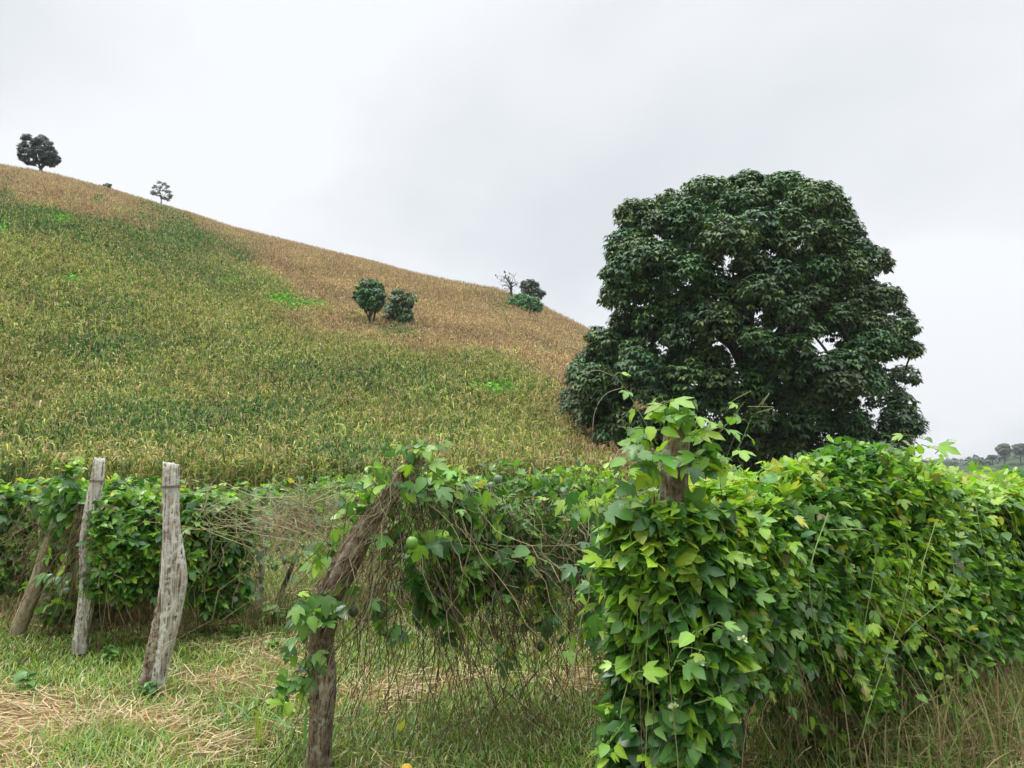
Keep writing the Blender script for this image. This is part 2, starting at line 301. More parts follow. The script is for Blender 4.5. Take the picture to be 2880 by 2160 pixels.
# ------------------------------------------------------------------ cornfield
LBX = [0, 330, 520, 600, 700, 900, 1050, 1200, 1340, 1500]; LBY = [478, 500, 560, 640, 695, 752, 795, 865, 1000, 1100]
CG = [(0, 440, 35, 45, 1), (60, 480, 70, 30, 1), (160, 488, 90, 24, 1), (260, 500, 80, 24, 1), (350, 520, 90, 26, .9), (450, 540, 90, 28, .9), (520, 560, 40, 22, .9), (320, 435, 34, 30, .9), (370, 475, 45, 36, .9), (420, 510, 50, 30, .8), (215, 430, 14, 6, .9), (270, 405, 70, 9, .7),
      (50, 632, 80, 34, .6), (200, 680, 150, 30, .55), (330, 745, 220, 24, .5), (130, 770, 160, 45, .5), (20, 850, 90, 60, .7), (330, 925, 280, 42, .9), (60, 945, 140, 46, .9), (560, 900, 130, 34, .6), (640, 830, 110, 26, .45), (790, 820, 34, 16, .8), (800, 1000, 320, 30, .5), (960, 942, 60, 22, .6), (550, 715, 60, 12, .5), (400, 1020, 320, 45, .6), (60, 1020, 160, 40, .6), (720, 1040, 200, 26, .5), (1085, 668, 30, 22, .5), (1050, 640, 60, 16, .4), (870, 725, 60, 22, .5), (1040, 900, 60, 20, .5), (1180, 930, 60, 20, .4), (1200, 760, 50, 12, .4), (760, 700, 40, 12, .4)]
CB = [(605, 652, 24, 9, 1), (665, 664, 40, 7, .6), (1072, 848, 38, 13, 1), (490, 613, 22, 7, .7), (130, 480, 24, 9, .6), (0, 500, 14, 10, 1), (400, 455, 24, 7, .3), (150, 610, 40, 12, .5)]
_cn = mknoise(21, 20, .06, .35); _cn2 = mknoise(22, 20, .3, 1.2)
def corn():
    g = Geo()
    n0 = 105000
    n1_ = 58000; n0 += n1_; az = R.uniform(-.92, .19, n0); r = np.r_[np.sqrt(R.uniform(35.0**2, 243.0**2, n0-n1_)), np.sqrt(R.uniform(35.0**2, 110.0**2, n1_))]; keep = r > 0
    D = np.interp(az, AZ, DD); keep &= (r < D+4); az, r = az[keep], r[keep]
    x = r*np.sin(az); y = r*np.cos(az); z = H(x, y); X, Y_ = proj(x, y, z+1.2); keep = (X > -1600) & (X < 2300); x, y, z, r, X, Y_ = [v[keep] for v in (x, y, z, r, X, Y_)]
    n = len(x); p = np.c_[x, y]; nz = _cn(p); nf = _cn2(p)
    t = sstep(36, -36, Y_-np.interp(X, LBX, LBY)+nz*22+nf*14)
    t = np.maximum(t, .6*blobs([(1270, 985, 70, 40, 1), (1200, 900, 40, 20, .6), (700, 720, 80, 14, .5), (60, 660, 40, 20, .5)], X, Y_))
    gs = np.clip(blobs(CG, X, Y_)*(.85+.4*nf)+.22*nz*(1-t)+.12*nf*(1-t), 0, 1); br = np.clip(blobs(CB, X, Y_)*1.3, 0, 1)
    def leafcol(m):
        rnd = R.random((n, m)); T = t[:, None]; G = gs[:, None]
        pal = np.array([(.16, .27, .06), (.42, .435, .11), (.56, .455, .24), (.385, .245, .155), (.06, .14, .045), (.18, .42, .05)])
        pg = .40*(1-T)+.03*T; py = .45*(1-T)+.10*T; pt = .12*(1-T)+.27*T; pb = .03*(1-T)+.60*T
        idx = np.where(rnd < pg, 0, np.where(rnd < pg+py, 1, np.where(rnd < pg+py+pt, 2, 3)))
        gr = R.random((n, m)) < G*.85; idx = np.where(gr, np.where(R.random((n, m)) < .55, 4, 0), idx)
        idx = np.where(R.random((n, m)) < br[:, None], 5, idx)
        return pal[idx]*R.uniform(.55, 1.35, (n, m, 1))*(R.uniform(.72, 1.2, n)*(1+.10*nf))[:, None, None]
    hgt = R.uniform(1.5, 2.15, n)*(1-.35*br); base = np.stack([x, y, z-.05], 1); lean = R.normal(0, .05, (n, 2))
    top = base+np.c_[lean*hgt[:, None], hgt]
    # stalks
    toc = nrm(np.c_[y, -x, 0*x]); sc_ = leafcol(1)[:, 0]*.85
    wst = .022+r*.00018
    ribbons(g, np.stack([base, top], 1), toc, np.stack([wst*1.2, wst*.7], 1), sc_)
    nl = 8; lc = leafcol(nl)
    for k in range(nl):
        sel = np.arange(n) if k < 6 else np.where(r < 120)[0]
        m = len(sel); f = .22+.76*(k+R.random(m))/nl; a = R.uniform(0, 6.283, m)
        Ln = R.uniform(.38, .72, m)*(1.1-.5*np.abs(f-.55)); dry = t[sel]*.7+R.random(m)*.3
        b0 = base[sel]+(top[sel]-base[sel])*f[:, None]; o = np.stack([np.cos(a), np.sin(a), 0*a], 1); up = np.array([0, 0, 1.])
        rise = (R.uniform(.3, 1.5, m)-.4*dry)[:, None]; drop = (.05+.5*dry*R.random(m)+.5*R.random(m)**2)[:, None]; Lc = Ln[:, None]
        p1 = b0+o*Lc*.3+up*Lc*rise*.55; p2 = b0+o*Lc*.62+up*Lc*rise*.62; p3 = b0+o*Lc*(1.0-.1*dry[:, None])+up*Lc*(rise*.62-drop*.8)+R.normal(0, .06, (m, 3))
        sd = nrm(np.stack([-np.sin(a), np.cos(a), R.normal(0, .35, m)], 1)); wd = R.uniform(.04, .072, m)*(1+r[sel]/260)
        far = r[sel] > 130
        ribbons(g, np.stack([b0, p1, p2, p3], 1)[~far], sd[~far], (wd[:, None]*np.array([.6, 1, .8, .08]))[~far], lc[sel, k][~far])
        ribbons(g, np.stack([b0, p1*.4+p2*.6, p3], 1)[far], sd[far], (wd[:, None]*np.array([.7, 1, .15]))[far], lc[sel, k][far])
    ts = np.where(R.random(n) < .6)[0]; m = len(ts)
    for k in range(2):
        a = R.uniform(0, 6.283, m); o = np.stack([np.cos(a)*.35, np.sin(a)*.35, np.ones(m)], 1)*R.uniform(.12, .28, (m, 1))
        ribbons(g, np.stack([top[ts], top[ts]+o], 1), toc[ts], np.stack([wst[ts]*1.1, wst[ts]*.4], 1), pick([(.6, .46, .26), (.45, .33, .17)], [1, 1], m))
    # weeds between the stalks where the field is overgrown
    wi = np.where((gs > .5) & (Y_ < 585) & (R.random(n) < .6) | (br > .4))[0]; wi = np.repeat(wi, 4); m = len(wi)
    pp = np.stack([x[wi]+R.normal(0, .5, m), y[wi]+R.normal(0, .5, m), z[wi]+R.uniform(.2, 1.8, m)], 1); bb = br[wi] > .4
    cc = np.where(bb[:, None], pick([(.13, .34, .04), (.18, .42, .06)], [1, 1], m), pick([(.07, .15, .035), (.10, .21, .05), (.16, .24, .07)], [3, 2, 1], m))
    leaves(g, T_OVAL, pp, dirs(m)*[1, 1, .5], nrm(np.array([0, 0, 1.])+.5*dirs(m)), R.uniform(.25, .5, m), cc)
    return tag(g.build('cornfield', M_DRY), 'ripening maize crop covering the hillside, brown near the crest and greener below', kind='stuff')
corn()
# ------------------------------------------------------------------ trees
def polydist(poly, P):
    poly = np.asarray(poly, float); a = poly; b = np.roll(poly, -1, 0); d = np.full(len(P), 1e9); ins = np.zeros(len(P), bool)
    for p, q_ in zip(a, b):
        e = q_-p; t = np.clip(((P-p)@e)/(e@e), 0, 1); d = np.minimum(d, np.linalg.norm(P-(p+t[:, None]*e), axis=1))
        c = ((p[1] > P[:, 1]) != (q_[1] > P[:, 1])) & (P[:, 0] < (q_[0]-p[0])*(P[:, 1]-p[1])/(q_[1]-p[1]+1e-12)+p[0]); ins ^= c
    return d, ins
def branch(g, a, b, r0, r1, col, k=7, sag=.12, m=6):
    a = np.asarray(a, float); b = np.asarray(b, float); L_ = np.linalg.norm(b-a); mid = (a+b)/2+np.array([0, 0, L_*sag])+R.normal(0, L_*.06, 3)
    t = np.linspace(0, 1, k)[:, None]; p = (1-t)**2*a+2*t*(1-t)*mid+t*t*b+R.normal(0, L_*.012, (k, 3))*(t*(1-t)*4)
    tubes(g, p[None], np.linspace(r0, r1, k)[None], col[None], m); return p
def crown_leaves(g, C, Rd, nwh, leaf, cols, pr, flat=.7, low=-.35, nl=7, droop=.6, T=T_TREE):
    for c, r in zip(C, Rd):
        n = nwh(r) if callable(nwh) else nwh
        d = dirs(n*2); d = d[d[:, 2] > low+R.normal(0, .2, len(d))][:n]; n = len(d)
        rad = R.uniform(.62, 1.05, n)**.6; p = c+d*np.array([1, 1, flat])*r*rad[:, None]
        tone = R.uniform(.72, 1.3)*np.array([R.uniform(.85, 1.35), 1, R.uniform(.8, 1.1)])
        hd = R.uniform(0, 6.283, n)
        for k in range(nl):
            a = hd+k*6.283/nl+R.normal(0, .25, n); o = np.stack([np.cos(a), np.sin(a), -R.uniform(.1, 2*droop, n)], 1)+.35*d
            ln = leaf*R.uniform(.7, 1.2, n); nn = nrm(np.array([0, 0, 1.])+.55*d+.35*dirs(n))
            leaves(g, T, p+o*.05, o, nn, ln, pick(cols, pr, n, .25)*tone)
def tree_px(name, label, poly, Yc, base, rpx, step, leaf, nwh, cols, pr, trunkr, depthk=1.0, holes=(), fork=.35, group=None, nl=7, T=T_TREE, flat=.7, low=-.35, layers=(1, -1), forks=None, matt=None, edge=300, droop=.6, extra=(), bark=(.05, .04, .03)):
    global R
    R = np.random.default_rng(int(abs(base[0]*97+base[1]*13+len(label)*7))); base = np.asarray(base, float); root = thing(name, base, label, 'tree', group); m = K/F*Yc; C = []; Rd = []
    poly = np.asarray(poly, float); x0, y0 = poly.min(0); x1, y1 = poly.max(0)
    for ly in layers:
        gx, gy = np.meshgrid(np.arange(x0, x1+step, step), np.arange(y0, y1+step, step*.85)); gx[1::2] += step/2
        P = np.c_[gx.ravel(), gy.ravel()]+R.normal(0, step*.24, (gx.size, 2)); d, ins = polydist(poly, P)
        ok = ins & (d > rpx*.45)
        for hx, hy, hr in holes: ok &= np.hypot(P[:, 0]-hx, P[:, 1]-hy) > hr+rpx*.5
        P, d = P[ok], d[ok]
        dep = ly*np.sqrt(np.clip(1-(1-np.clip(d/edge, 0, 1))**2, 0, 1))*edge*depthk
        for (a, b), de in zip(P, dep):
            dd = (de+R.normal(0, rpx*.5))*m; r = rpx*R.uniform(.65, 1.35)*m; q_ = at(a, b, Yc)
            C.append(at(a, b, Yc-dd) if abs(dd) > 0 else q_); Rd.append(r)
    if len(layers):
        ed = np.roll(poly, -1, 0)
        for p, q_ in zip(poly, ed):
            L_ = np.linalg.norm(q_-p); k = max(1, int(L_/step*1.3)); cen = poly.mean(0)
            for u_ in (np.arange(k)+.5)/k:
                e = p+(q_-p)*u_; v = cen-e; e = e+v/np.linalg.norm(v)*rpx*.62+R.normal(0, rpx*.15, 2)
                C.append(at(e[0], e[1], Yc+R.normal(0, rpx)*m)); Rd.append(rpx*R.uniform(.55, .9)*m)
    for a, b, r, de in extra: C.append(at(a, b, Yc+de)); Rd.append(r*m)
    C = np.array(C); Rd = np.array(Rd); g = Geo(); tk = Geo(); bc = np.array(bark)
    crown_leaves(g, C, Rd, nwh, leaf, cols, pr, flat, low, nl, droop, T)
    top = C[:, 2].max(); cx = C[:, :2].mean(0)*.6+base[:2]*.4; fz = base[2]+(top-base[2])*fork
    fk = np.array([cx[0], cx[1], fz]); ns = forks or 4
    if trunkr > 0:
        branch(tk, base-[0, 0, .3], fk, trunkr, trunkr*.7, bc, 10, .02, 10)
        hubs = []
        for k in range(ns):
            a = k*6.283/ns+R.uniform(-.3, .3); sp = np.ptp(C[:, 0])*.22
            h = fk+np.array([math.cos(a)*sp, math.sin(a)*sp, (top-fz)*R.uniform(.3, .6)]); hubs.append(h); branch(tk, fk, h, trunkr*.5, trunkr*.28, bc, 8, .08, 8)
        hubs.append(fk); hubs = np.array(hubs)
        nodes = list(hubs); nd = [np.linalg.norm(h-fk)*.5 for h in hubs]
        for c in C[np.argsort(np.linalg.norm(C-fk, axis=1))]:
            dc = np.linalg.norm(c-fk); A_ = np.array(nodes); k = np.argmin(np.linalg.norm(A_-c, axis=1)+.25*np.array(nd)); rb = trunkr*(.05+.12*math.exp(-dc/6)); branch(tk, A_[k], c, rb*1.3, rb, bc, 6, .06, 5); nodes.append(c); nd.append(dc)
        tk.build('trunk', M_TRUNK, root)
    g.build('crown', matt or M_TREE, root); return root
bigpoly = [(1240, 870), (1250, 770), (1305, 712), (1335, 660), (1292, 615), (1312, 545), (1345, 500), (1350, 470), (1392, 422), (1470, 396), (1510, 378), (1590, 372), (1640, 384), (1690, 370), (1760, 396), (1850, 458), (1858, 520), (1916, 548), (1905, 585), (1885, 600), (1965, 670), (2004, 738), (1972, 800), (1968, 900), (1975, 990), (1930, 1040), (1400, 1030), (1290, 950)]
dg = [(.04, .10, .032), (.066, .145, .038), (.024, .06, .024), (.10, .175, .036)]
bb = at(1640, 1020, 46); bb[2] = float(H(bb[0], bb[1]))
tree_px('broadleaf_tree', 'huge dark green round-crowned tree standing alone behind the vine rows', bigpoly, 46, bb, 40, 64, .31, lambda r: int(70*r*r+22), dg, [4, 3, 3, 1.3], .7, .85,
        holes=[(1790, 742, 22), (1908, 795, 20), (1875, 905, 16), (1590, 745, 14), (1560, 560, 10), (1715, 1190, 10), (1400, 660, 8)], forks=6, edge=330, layers=(1, .2, -1), droop=.32, flat=.85, bark=(.03, .025, .02))
bs = hit(1292, 958, 40, 90)
tree_px('small_tree', 'lower fine-leaved tree at the left foot of the huge dark tree', [(1207, 885), (1225, 800), (1262, 745), (1330, 735), (1370, 800), (1370, 915), (1300, 935), (1250, 925)], bs[1], bs, 24, 44, .22, lambda r: int(70*r*r+25), [(.035, .08, .03), (.06, .12, .04), (.02, .05, .022)], [3, 2, 2], .42, .6, fork=.3, edge=90, nl=5)
# trees on the hill
def yh(dx, dy): return hit(dx, dy)
sm = lambda k: (lambda r: int(k*r*r+14))
b = yh(98, 384); tree_px('broadleaf_tree', 'dark ragged-crowned tree alone on the crest at the top left', [(42, 345), (40, 318), (52, 300), (48, 288), (66, 290), (72, 305), (88, 290), (106, 300), (120, 322), (130, 350), (116, 352), (104, 362), (96, 350), (74, 356), (66, 360)], b[1], b, 7.5, 12, .45, sm(12), [(.014, .03, .016), (.025, .05, .025)], [1, 1], .45, .7, holes=[(64, 303, 3), (80, 340, 3)], fork=.25, edge=26, nl=5, extra=[(56, 296, 8, 0), (122, 347, 6, 0), (112, 357, 5, 0)])
b = yh(346, 456); tree_px('slender_tree', 'thin see-through tree on the crest right of the dark crest tree', [(326, 405), (336, 392), (352, 390), (368, 402), (372, 420), (370, 436), (350, 426), (328, 422)], b[1], b, 5.5, 12, .36, sm(3.2), [(.05, .085, .05), (.07, .11, .06)], [1, 1], .16, .7, fork=.4, edge=20, nl=4, layers=(1,))
b = yh(797, 734); tree_px('twin_stemmed_tree', 'dense dark green tree on two thin trunks halfway up the slope', [(768, 640), (768, 618), (782, 604), (800, 602), (826, 612), (830, 640), (824, 665), (806, 672), (786, 668)], b[1], b, 9, 15, .40, sm(13), [(.04, .12, .03), (.07, .19, .045), (.02, .06, .022)], [2, 1.6, 1], .2, .8, fork=.32, edge=32, nl=6)
b2 = yh(806, 734)
g = Geo(); branch(g, b2-[0, 0, .3], at(812, 662, b2[1]), .16, .1, np.array([.2, .16, .1])); o = g.build('trunk', M_TRUNK, bpy.data.objects['twin_stemmed_tree'])
o['label'] = 'second pale thin trunk'
b = yh(858, 730); tree_px('broadleaf_tree', 'looser grey-green tree right beside the two-trunked tree on the slope', [(834, 688), (830, 664), (842, 650), (846, 628), (860, 618), (872, 640), (898, 630), (896, 652), (882, 664), (894, 690), (868, 690)], b[1], b, 8, 15, .38, sm(7), [(.04, .11, .035), (.075, .16, .05), (.14, .15, .07)], [2, 2, .8], .18, .7, fork=.3, edge=28, nl=5)
b = yh(872, 738); tree_px('scrubby_tree', 'pale scrubby sapling just below the pair of trees on the slope', [(836, 716), (850, 702), (872, 698), (896, 704), (900, 718), (884, 730), (868, 728)], b[1], b, 8, 15, .4, sm(4), [(.16, .19, .06), (.24, .24, .10), (.10, .15, .05)], [2, 1, 1], .09, .5, fork=.2, edge=16, nl=4)
# crest cluster
b = yh(1104, 664)
def bare_tree(name, label, base, Y_, tips, r, col, mid):
    root = thing(name, base, label, 'tree'); g = Geo(); c = np.array(col); m_ = at(*mid, Y_); branch(g, base-[0, 0, .4], m_, r, r*.6, c, 8, 0, 7); lf = Geo()
    for tx, ty in tips:
        p = branch(g, m_ if R.random() < .7 else (m_+base)/2, at(tx, ty, Y_+R.normal(0, .8)), r*.4, r*.1, c, 8, .1, 5)
        for k in range(7):
            s = p[R.integers(2, 8)]; branch(g, s, s+R.normal(0, 1, 3)*[1, 1, .9], r*.14, r*.05, c, 5, .1, 4)
    g.build('trunk', M_TRUNK, root)
    n = 90; P = np.concatenate([at(a, b_, Y_)+R.normal(0, .55, (n//len(tips)+1, 3)) for a, b_ in tips[:3]])[:n]; n = len(P); leaves(lf, T_TREE, P, dirs(n)-[0, 0, .7], dirs(n), .5, pick([(.16, .14, .11), (.1, .1, .08)], [1, 1], n)); lf.build('crown', M_DRY, root); return root
bare_tree('dead_tree', 'bare grey dead tree at the left of the crest thicket', b, b[1], [(1090, 598), (1094, 612), (1098, 604), (1108, 600), (1118, 612), (1096, 628), (1100, 622)], .3, (.16, .14, .12), (1105, 620))
b = yh(1166, 684); tree_px('sparse_tree', 'see-through tree leaning over the right end of the crest thicket', [(1124, 612), (1136, 604), (1152, 602), (1166, 614), (1170, 628), (1180, 638), (1164, 648), (1150, 640), (1128, 632)], b[1], b, 8, 14, .55, sm(4), [(.04, .065, .04), (.06, .09, .05)], [1, 1], .2, .6, fork=.45, edge=20, nl=4)
def shrub(name, label, poly, base, rpx, step, leaf, k, cols, pr, cat='shrub', edge=14, group=None):
    o = tree_px(name, label, poly, base[1], base, rpx, step, leaf, sm(k), cols, pr, .05, fork=.3, edge=edge, nl=5, low=-.6, group=group, depthk=1.2); o['category'] = cat; return o
b = yh(1135, 690); shrub('crest_thicket', 'rounded bright green bush under the dead tree on the crest', [(1098, 660), (1100, 644), (1118, 634), (1138, 634), (1156, 646), (1160, 636), (1168, 652), (1172, 672), (1140, 674)], b, 10, 13, .45, 12, [(.04, .15, .035), (.06, .21, .05), (.03, .09, .03)], [2, 2, 1])
b = yh(232, 414); shrub('crest_bush', 'tiny dark bush on the skyline between the two left crest trees', [(224, 404), (228, 396), (235, 395), (239, 405)], b, 4, 7, .4, 10, [(.03, .07, .03), (.05, .1, .04)], [1, 1])
b = yh(408, 746); shrub('field_bush', 'dark leafy bush poking out of the lower maize', [(394, 744), (398, 730), (410, 724), (420, 734), (420, 746)], b, 6, 10, .35, 16, [(.02, .055, .02), (.06, .13, .03)], [2, 1])
b = yh(1085, 680); shrub('field_bush', 'small round green bush in brown maize just left below the crest thicket', [(1078, 680), (1080, 672), (1090, 671), (1094, 680)], b, 4, 7, .35, 12, [(.06, .11, .03)], [1])
b = yh(318, 440); shrub('field_bush', 'broad green bush near the crest left of the see-through slender tree', [(300, 446), (304, 434), (318, 428), (332, 436), (338, 448)], b, 6, 10, .45, 12, [(.06, .13, .03), (.09, .17, .04)], [1, 1])
b = yh(8, 470); shrub('field_bush', 'dark green bush at the left edge below the brown crest maize', [(-20, 480), (-14, 445), (4, 430), (20, 445), (26, 478)], b, 9, 16, .5, 8, [(.04, .10, .035), (.06, .13, .04)], [1, 1])
# ------------------------------------------------------------------ far hill and its trees
def farhill():
    g = Geo(); n = 120; dx = np.linspace(1750, 3300, n); top = np.interp(dx, [1750, 2060, 2080, 2110, 2150, 2175, 2200, 2300, 2500, 2800, 3300], [1012, 1004, 998, 998, 998, 984, 976, 950, 930, 955, 1010])
    rows = []
    for kk, (dist, fr) in enumerate([(520, 0), (560, .35), (620, .75), (680, 1), (760, 1.02), (900, .4), (1000, 0)]):
        r_ = []
        for a, t in zip(dx, top):
            p = at(a, t, 680); s = dist/680; z = max(p[2]+R.normal(0, .8), .1)*fr; r_.append((p[0]*s, dist, z-.5*(fr == 0)))
        rows.append(r_)
    V = np.array(rows); k = len(rows); i, j = np.meshgrid(np.arange(k-1), np.arange(n-1), indexing='ij'); q = np.stack([i*n+j, i*n+j+1, (i+1)*n+j+1, (i+1)*n+j], -1).reshape(-1, 4)
    g.add(V, q, np.array([.06, .09, .04])); tag(g.build('hills', soilmat('far_hill_soil', .3)), kind='structure')
    lf = Geo(); m = 9000; a = R.uniform(1780, 3200, m); dd = R.uniform(600, 700, m); tt = np.interp(a, dx, top); P = np.array([at(x_, y_, 680) for x_, y_ in zip(a, tt)]); P[:, :2] *= (dd/680)[:, None]
    P[:, 2] = P[:, 2]*np.interp(dd, [600, 680, 700], [.65, 1, 1])+R.uniform(-1, 3.5, m)*(1+.5*np.sin(a/9)); leaves(lf, T_OVAL, P, dirs(m), nrm(np.array([0, -.3, 1.])+.4*dirs(m)), R.uniform(2.2, 4.5, m), pick([(.04, .075, .035), (.06, .10, .045), (.03, .05, .03)], [2, 1, 1], m))
    tag(lf.build('forest', M_TREE), 'distant blue-green wood covering the far hill', kind='stuff')
farhill()
for nm, lb, cx, cy, w_, h_, Yd, tr in [('rounded_tree', 'tall rounded tree rising above the far wooded hill', 2167, 970, 15, 13, 560, 5), ('flat_topped_tree', 'low flat-topped tree on the far hill left of the tall rounded one', 2143, 986, 9, 4, 560, 4), ('spreading_tree', 'wide spreading tree lowest on the far hill beside the vine leaves', 2110, 997, 18, 5, 560, 3), ('rounded_tree', 'far tree at the right frame edge on the rising wooded hill', 2204, 968, 18, 12, 560, 5)]:
    c = at(cx, cy, Yd); bs_ = np.array([c[0], c[1], at(cx, 1004, Yd)[2]]); ang = np.linspace(0, 6.283, 9)[:-1]
    tree_px(nm, lb, [(cx+w_*math.cos(t), cy+h_*math.sin(t)) for t in ang], Yd, bs_, 4.5, 7, 1.6, lambda r: 26, [(.035, .06, .035), (.05, .08, .045)], [1, 1], .5, fork=.5, edge=14, nl=4)
# ------------------------------------------------------------------ posts
def post(name, label, pts, Y_, mat, cat='post', group=None, ties=(), segs=70, sides=28, rough=1.0, cut=.0, dy=None):
    # pts: (dx, dy, width_px) from top to bottom in the photo; real round timber at depth Y_
    P = []
    for k, (a, b_, w_) in enumerate(pts):
        Yk = Y_ if dy is None else Y_+dy*(k/(len(pts)-1)); p = at(a, b_, Yk); P.append((*p, w_*K/F*Yk/2*.93))
    P = smoothpath(P[::-1], segs); base = P[0, :3].copy(); root = thing(name, base, label, cat, group)
    P[0, 2] -= .05; c = P[:, :3]; rad = P[:, 3]; th = np.arange(sides)*2*math.pi/sides; nz = mknoise(int(abs(pts[0][0]*7+pts[0][1])) % 9999, 18, 3, 26); nl_ = mknoise(int(pts[0][0]) % 999+5, 12, 4, 12)
    t = nrm(np.gradient(c, axis=0)); a = nrm(np.cross(t, np.array([0, 1., 0]))); b2 = np.cross(t, a)
    ring = []
    zz_ = np.repeat(c[:, 2:3], sides, 1); TH = np.repeat(th[None], segs, 0)
    q3 = np.stack([np.cos(TH)*.9, np.sin(TH)*.9, zz_*.45], -1).reshape(-1, 3); f1 = nz(q3).reshape(segs, sides); f2 = nl_(np.stack([np.cos(TH)*.25, np.sin(TH)*.25, zz_], -1).reshape(-1, 3)).reshape(segs, sides)
    cr = np.clip(np.sin(TH*3+1.2*np.sin(zz_*3)+f2)*4-3.1, 0, 1)
    rr_ = rad[:, None]*(1+rough*(.08*f1+.06*f2-.26*cr))
    V = c[:, None]+rr_[..., None]*(np.cos(TH)[..., None]*a[:, None]+np.sin(TH)[..., None]*b2[:, None])
    V[-1, :, 2] += R.normal(0, .012, sides)+cut*np.cos(th); V[-2, :, 2] += R.normal(0, .006, sides)
    i, j = np.meshgrid(np.arange(segs-1), np.arange(sides), indexing='ij'); i = i.ravel(); j = j.ravel(); j2 = (j+1) % sides; q = np.stack([i*sides+j, i*sides+j2, (i+1)*sides+j2, (i+1)*sides+j], 1)
    ctr = V[-1].mean(0)-[0, 0, .012]; VV = np.r_[V.reshape(-1, 3), ctr[None]]; jj = np.arange(sides); cap = np.stack([(segs-1)*sides+jj, (segs-1)*sides+(jj+1) % sides, np.full(sides, segs*sides)], 1)
    mesh_np('shaft', VV, [q, cap], np.ones((len(VV), 3))*.4, mat, root)
    for (ty, turns) in ties:
        k = np.argmin(np.abs([proj(*p)[1]-ty for p in c])); g = Geo(); tt = np.linspace(0, turns*6.283, turns*20)
        hel = c[k]+(rad[k]*1.09+.002)*(np.cos(tt)[:, None]*a[k]+np.sin(tt)[:, None]*b2[k])+np.linspace(-.008, .01, len(tt))[:, None]*t[k]; tubes(g, hel[None], np.full((1, len(tt)), .0035), np.array([[.1, .08, .06]]), 5); g.build('wire_tie', M_WIRE, root)
    return root, c, rad
GR = 'weathered end posts of the vine rows'
pB, cB, _ = post('wooden_post', 'thick whitish weathered post with a knobbly top and brown split base, beside the arched trunk', [(369, 1004, 36), (369, 1030, 39), (368, 1080, 38), (369, 1140, 40), (373, 1200, 47), (374, 1250, 52), (366, 1310, 48), (355, 1370, 43), (344, 1420, 42), (334, 1474, 42)][:], 5.9, M_PALE, group=GR, ties=[(1048, 2)], cut=.01)
_g = Geo(); _p = smoothpath([at(a_, b_, 5.87) for a_, b_ in ((360, 1230), (351, 1290), (341, 1345), (328, 1410), (316, 1476))], 30); tubes(_g, _p[None]+R.normal(0, .003, (1, 30, 3)), np.interp(np.linspace(0, 1, 30), [0, .3, 1], [.008, .034, .05])[None], np.array([[.2, .1, .08]]), 14); _g.build('bark_strip', M_BARK, pB)
pA, cA, _ = post('wooden_post', 'slimmer grey-white crooked post with a knot bulging on its right side', [(214, 992, 22), (210, 1030, 26), (203, 1070, 28), (195, 1130, 30), (191, 1180, 31), (196, 1225, 38), (192, 1265, 36), (184, 1320, 35), (176, 1360, 33), (170, 1398, 32)], 7.0, M_PALE, group=GR, ties=[(1038, 2)])
pC, cC, _ = post('wooden_post', 'smooth tan post leaning far to the right under climbing leaves', [(162, 1005, 22), (150, 1050, 24), (134, 1100, 26), (116, 1150, 27), (98, 1200, 28), (80, 1260, 30), (60, 1310, 31), (38, 1362, 33)], 7.7, M_TAN, rough=.35, group=GR)
post('wooden_stub', 'short broken brown post top standing out of the leftmost hedge', [(104, 1050, 20), (103, 1075, 21), (102, 1100, 22), (98, 1200, 22), (94, 1310, 22)], 8.6, M_BARK)
pD, cD, _ = post('arched_trunk', 'thick brown vine-wrapped trunk bending over to the right at the middle row', [(906, 984, 34), (882, 1020, 42), (850, 1060, 40), (818, 1105, 44), (787, 1150, 50), (760, 1195, 54), (730, 1250, 56), (706, 1300, 52), (696, 1350, 50), (692, 1400, 50), (694, 1450, 54), (696, 1500, 56), (694, 1560, 54), (692, 1600, 56), (690, 1645, 60)], 4.35, M_BARK, cat='post', segs=90, sides=32, rough=1.3)
pP, cP, _ = post('wooden_post', 'stout brown end post whose bare top sticks out of the near leafy column', [(1463, 903, 60), (1461, 950, 60), (1457, 1000, 62), (1455, 1100, 62), (1455, 1300, 64), (1452, 1560, 66), (1450, 1790, 68)], 3.62, M_BARK, group=GR)
post('wooden_post', 'pale thin post in the gap behind the thick whitish post', [(583, 1120, 14), (575, 1170, 14), (566, 1230, 15), (560, 1280, 15), (556, 1312, 16)], 8.7, M_PALE, rough=.7)
post('leaning_stake', 'short dark stake leaning right in the gap', [(637, 1205, 10), (622, 1245, 11), (602, 1292, 12)], 9.7, M_DARK, cat='stake', rough=.5)
post('white_stick', 'thin white stick leaning left behind the short dark stake', [(599, 1176, 5), (610, 1204, 5), (622, 1234, 5), (634, 1262, 5)], 9.9, plainmat('white_paint', (.6, .62, .58), .6), cat='stick', rough=.2)
post('dark_stake', 'dark stake under the hedge right of the thick whitish post', [(467, 1238, 13), (458, 1275, 13), (446, 1316, 14)], 8.8, M_DARK, cat='stake', rough=.6)
post('wooden_post', 'pale post glimpsed through the hanging stems of the arch row', [(948, 1120, 17), (946, 1180, 17), (944, 1260, 18), (942, 1345, 18)], 7.6, M_PALE, rough=.6)
post('wooden_post', 'grey post low under the near right vine hedge', [(1932, 1340, 22), (1934, 1400, 22), (1934, 1470, 23), (1932, 1530, 24)], 4.9, M_DARK, cat='post')
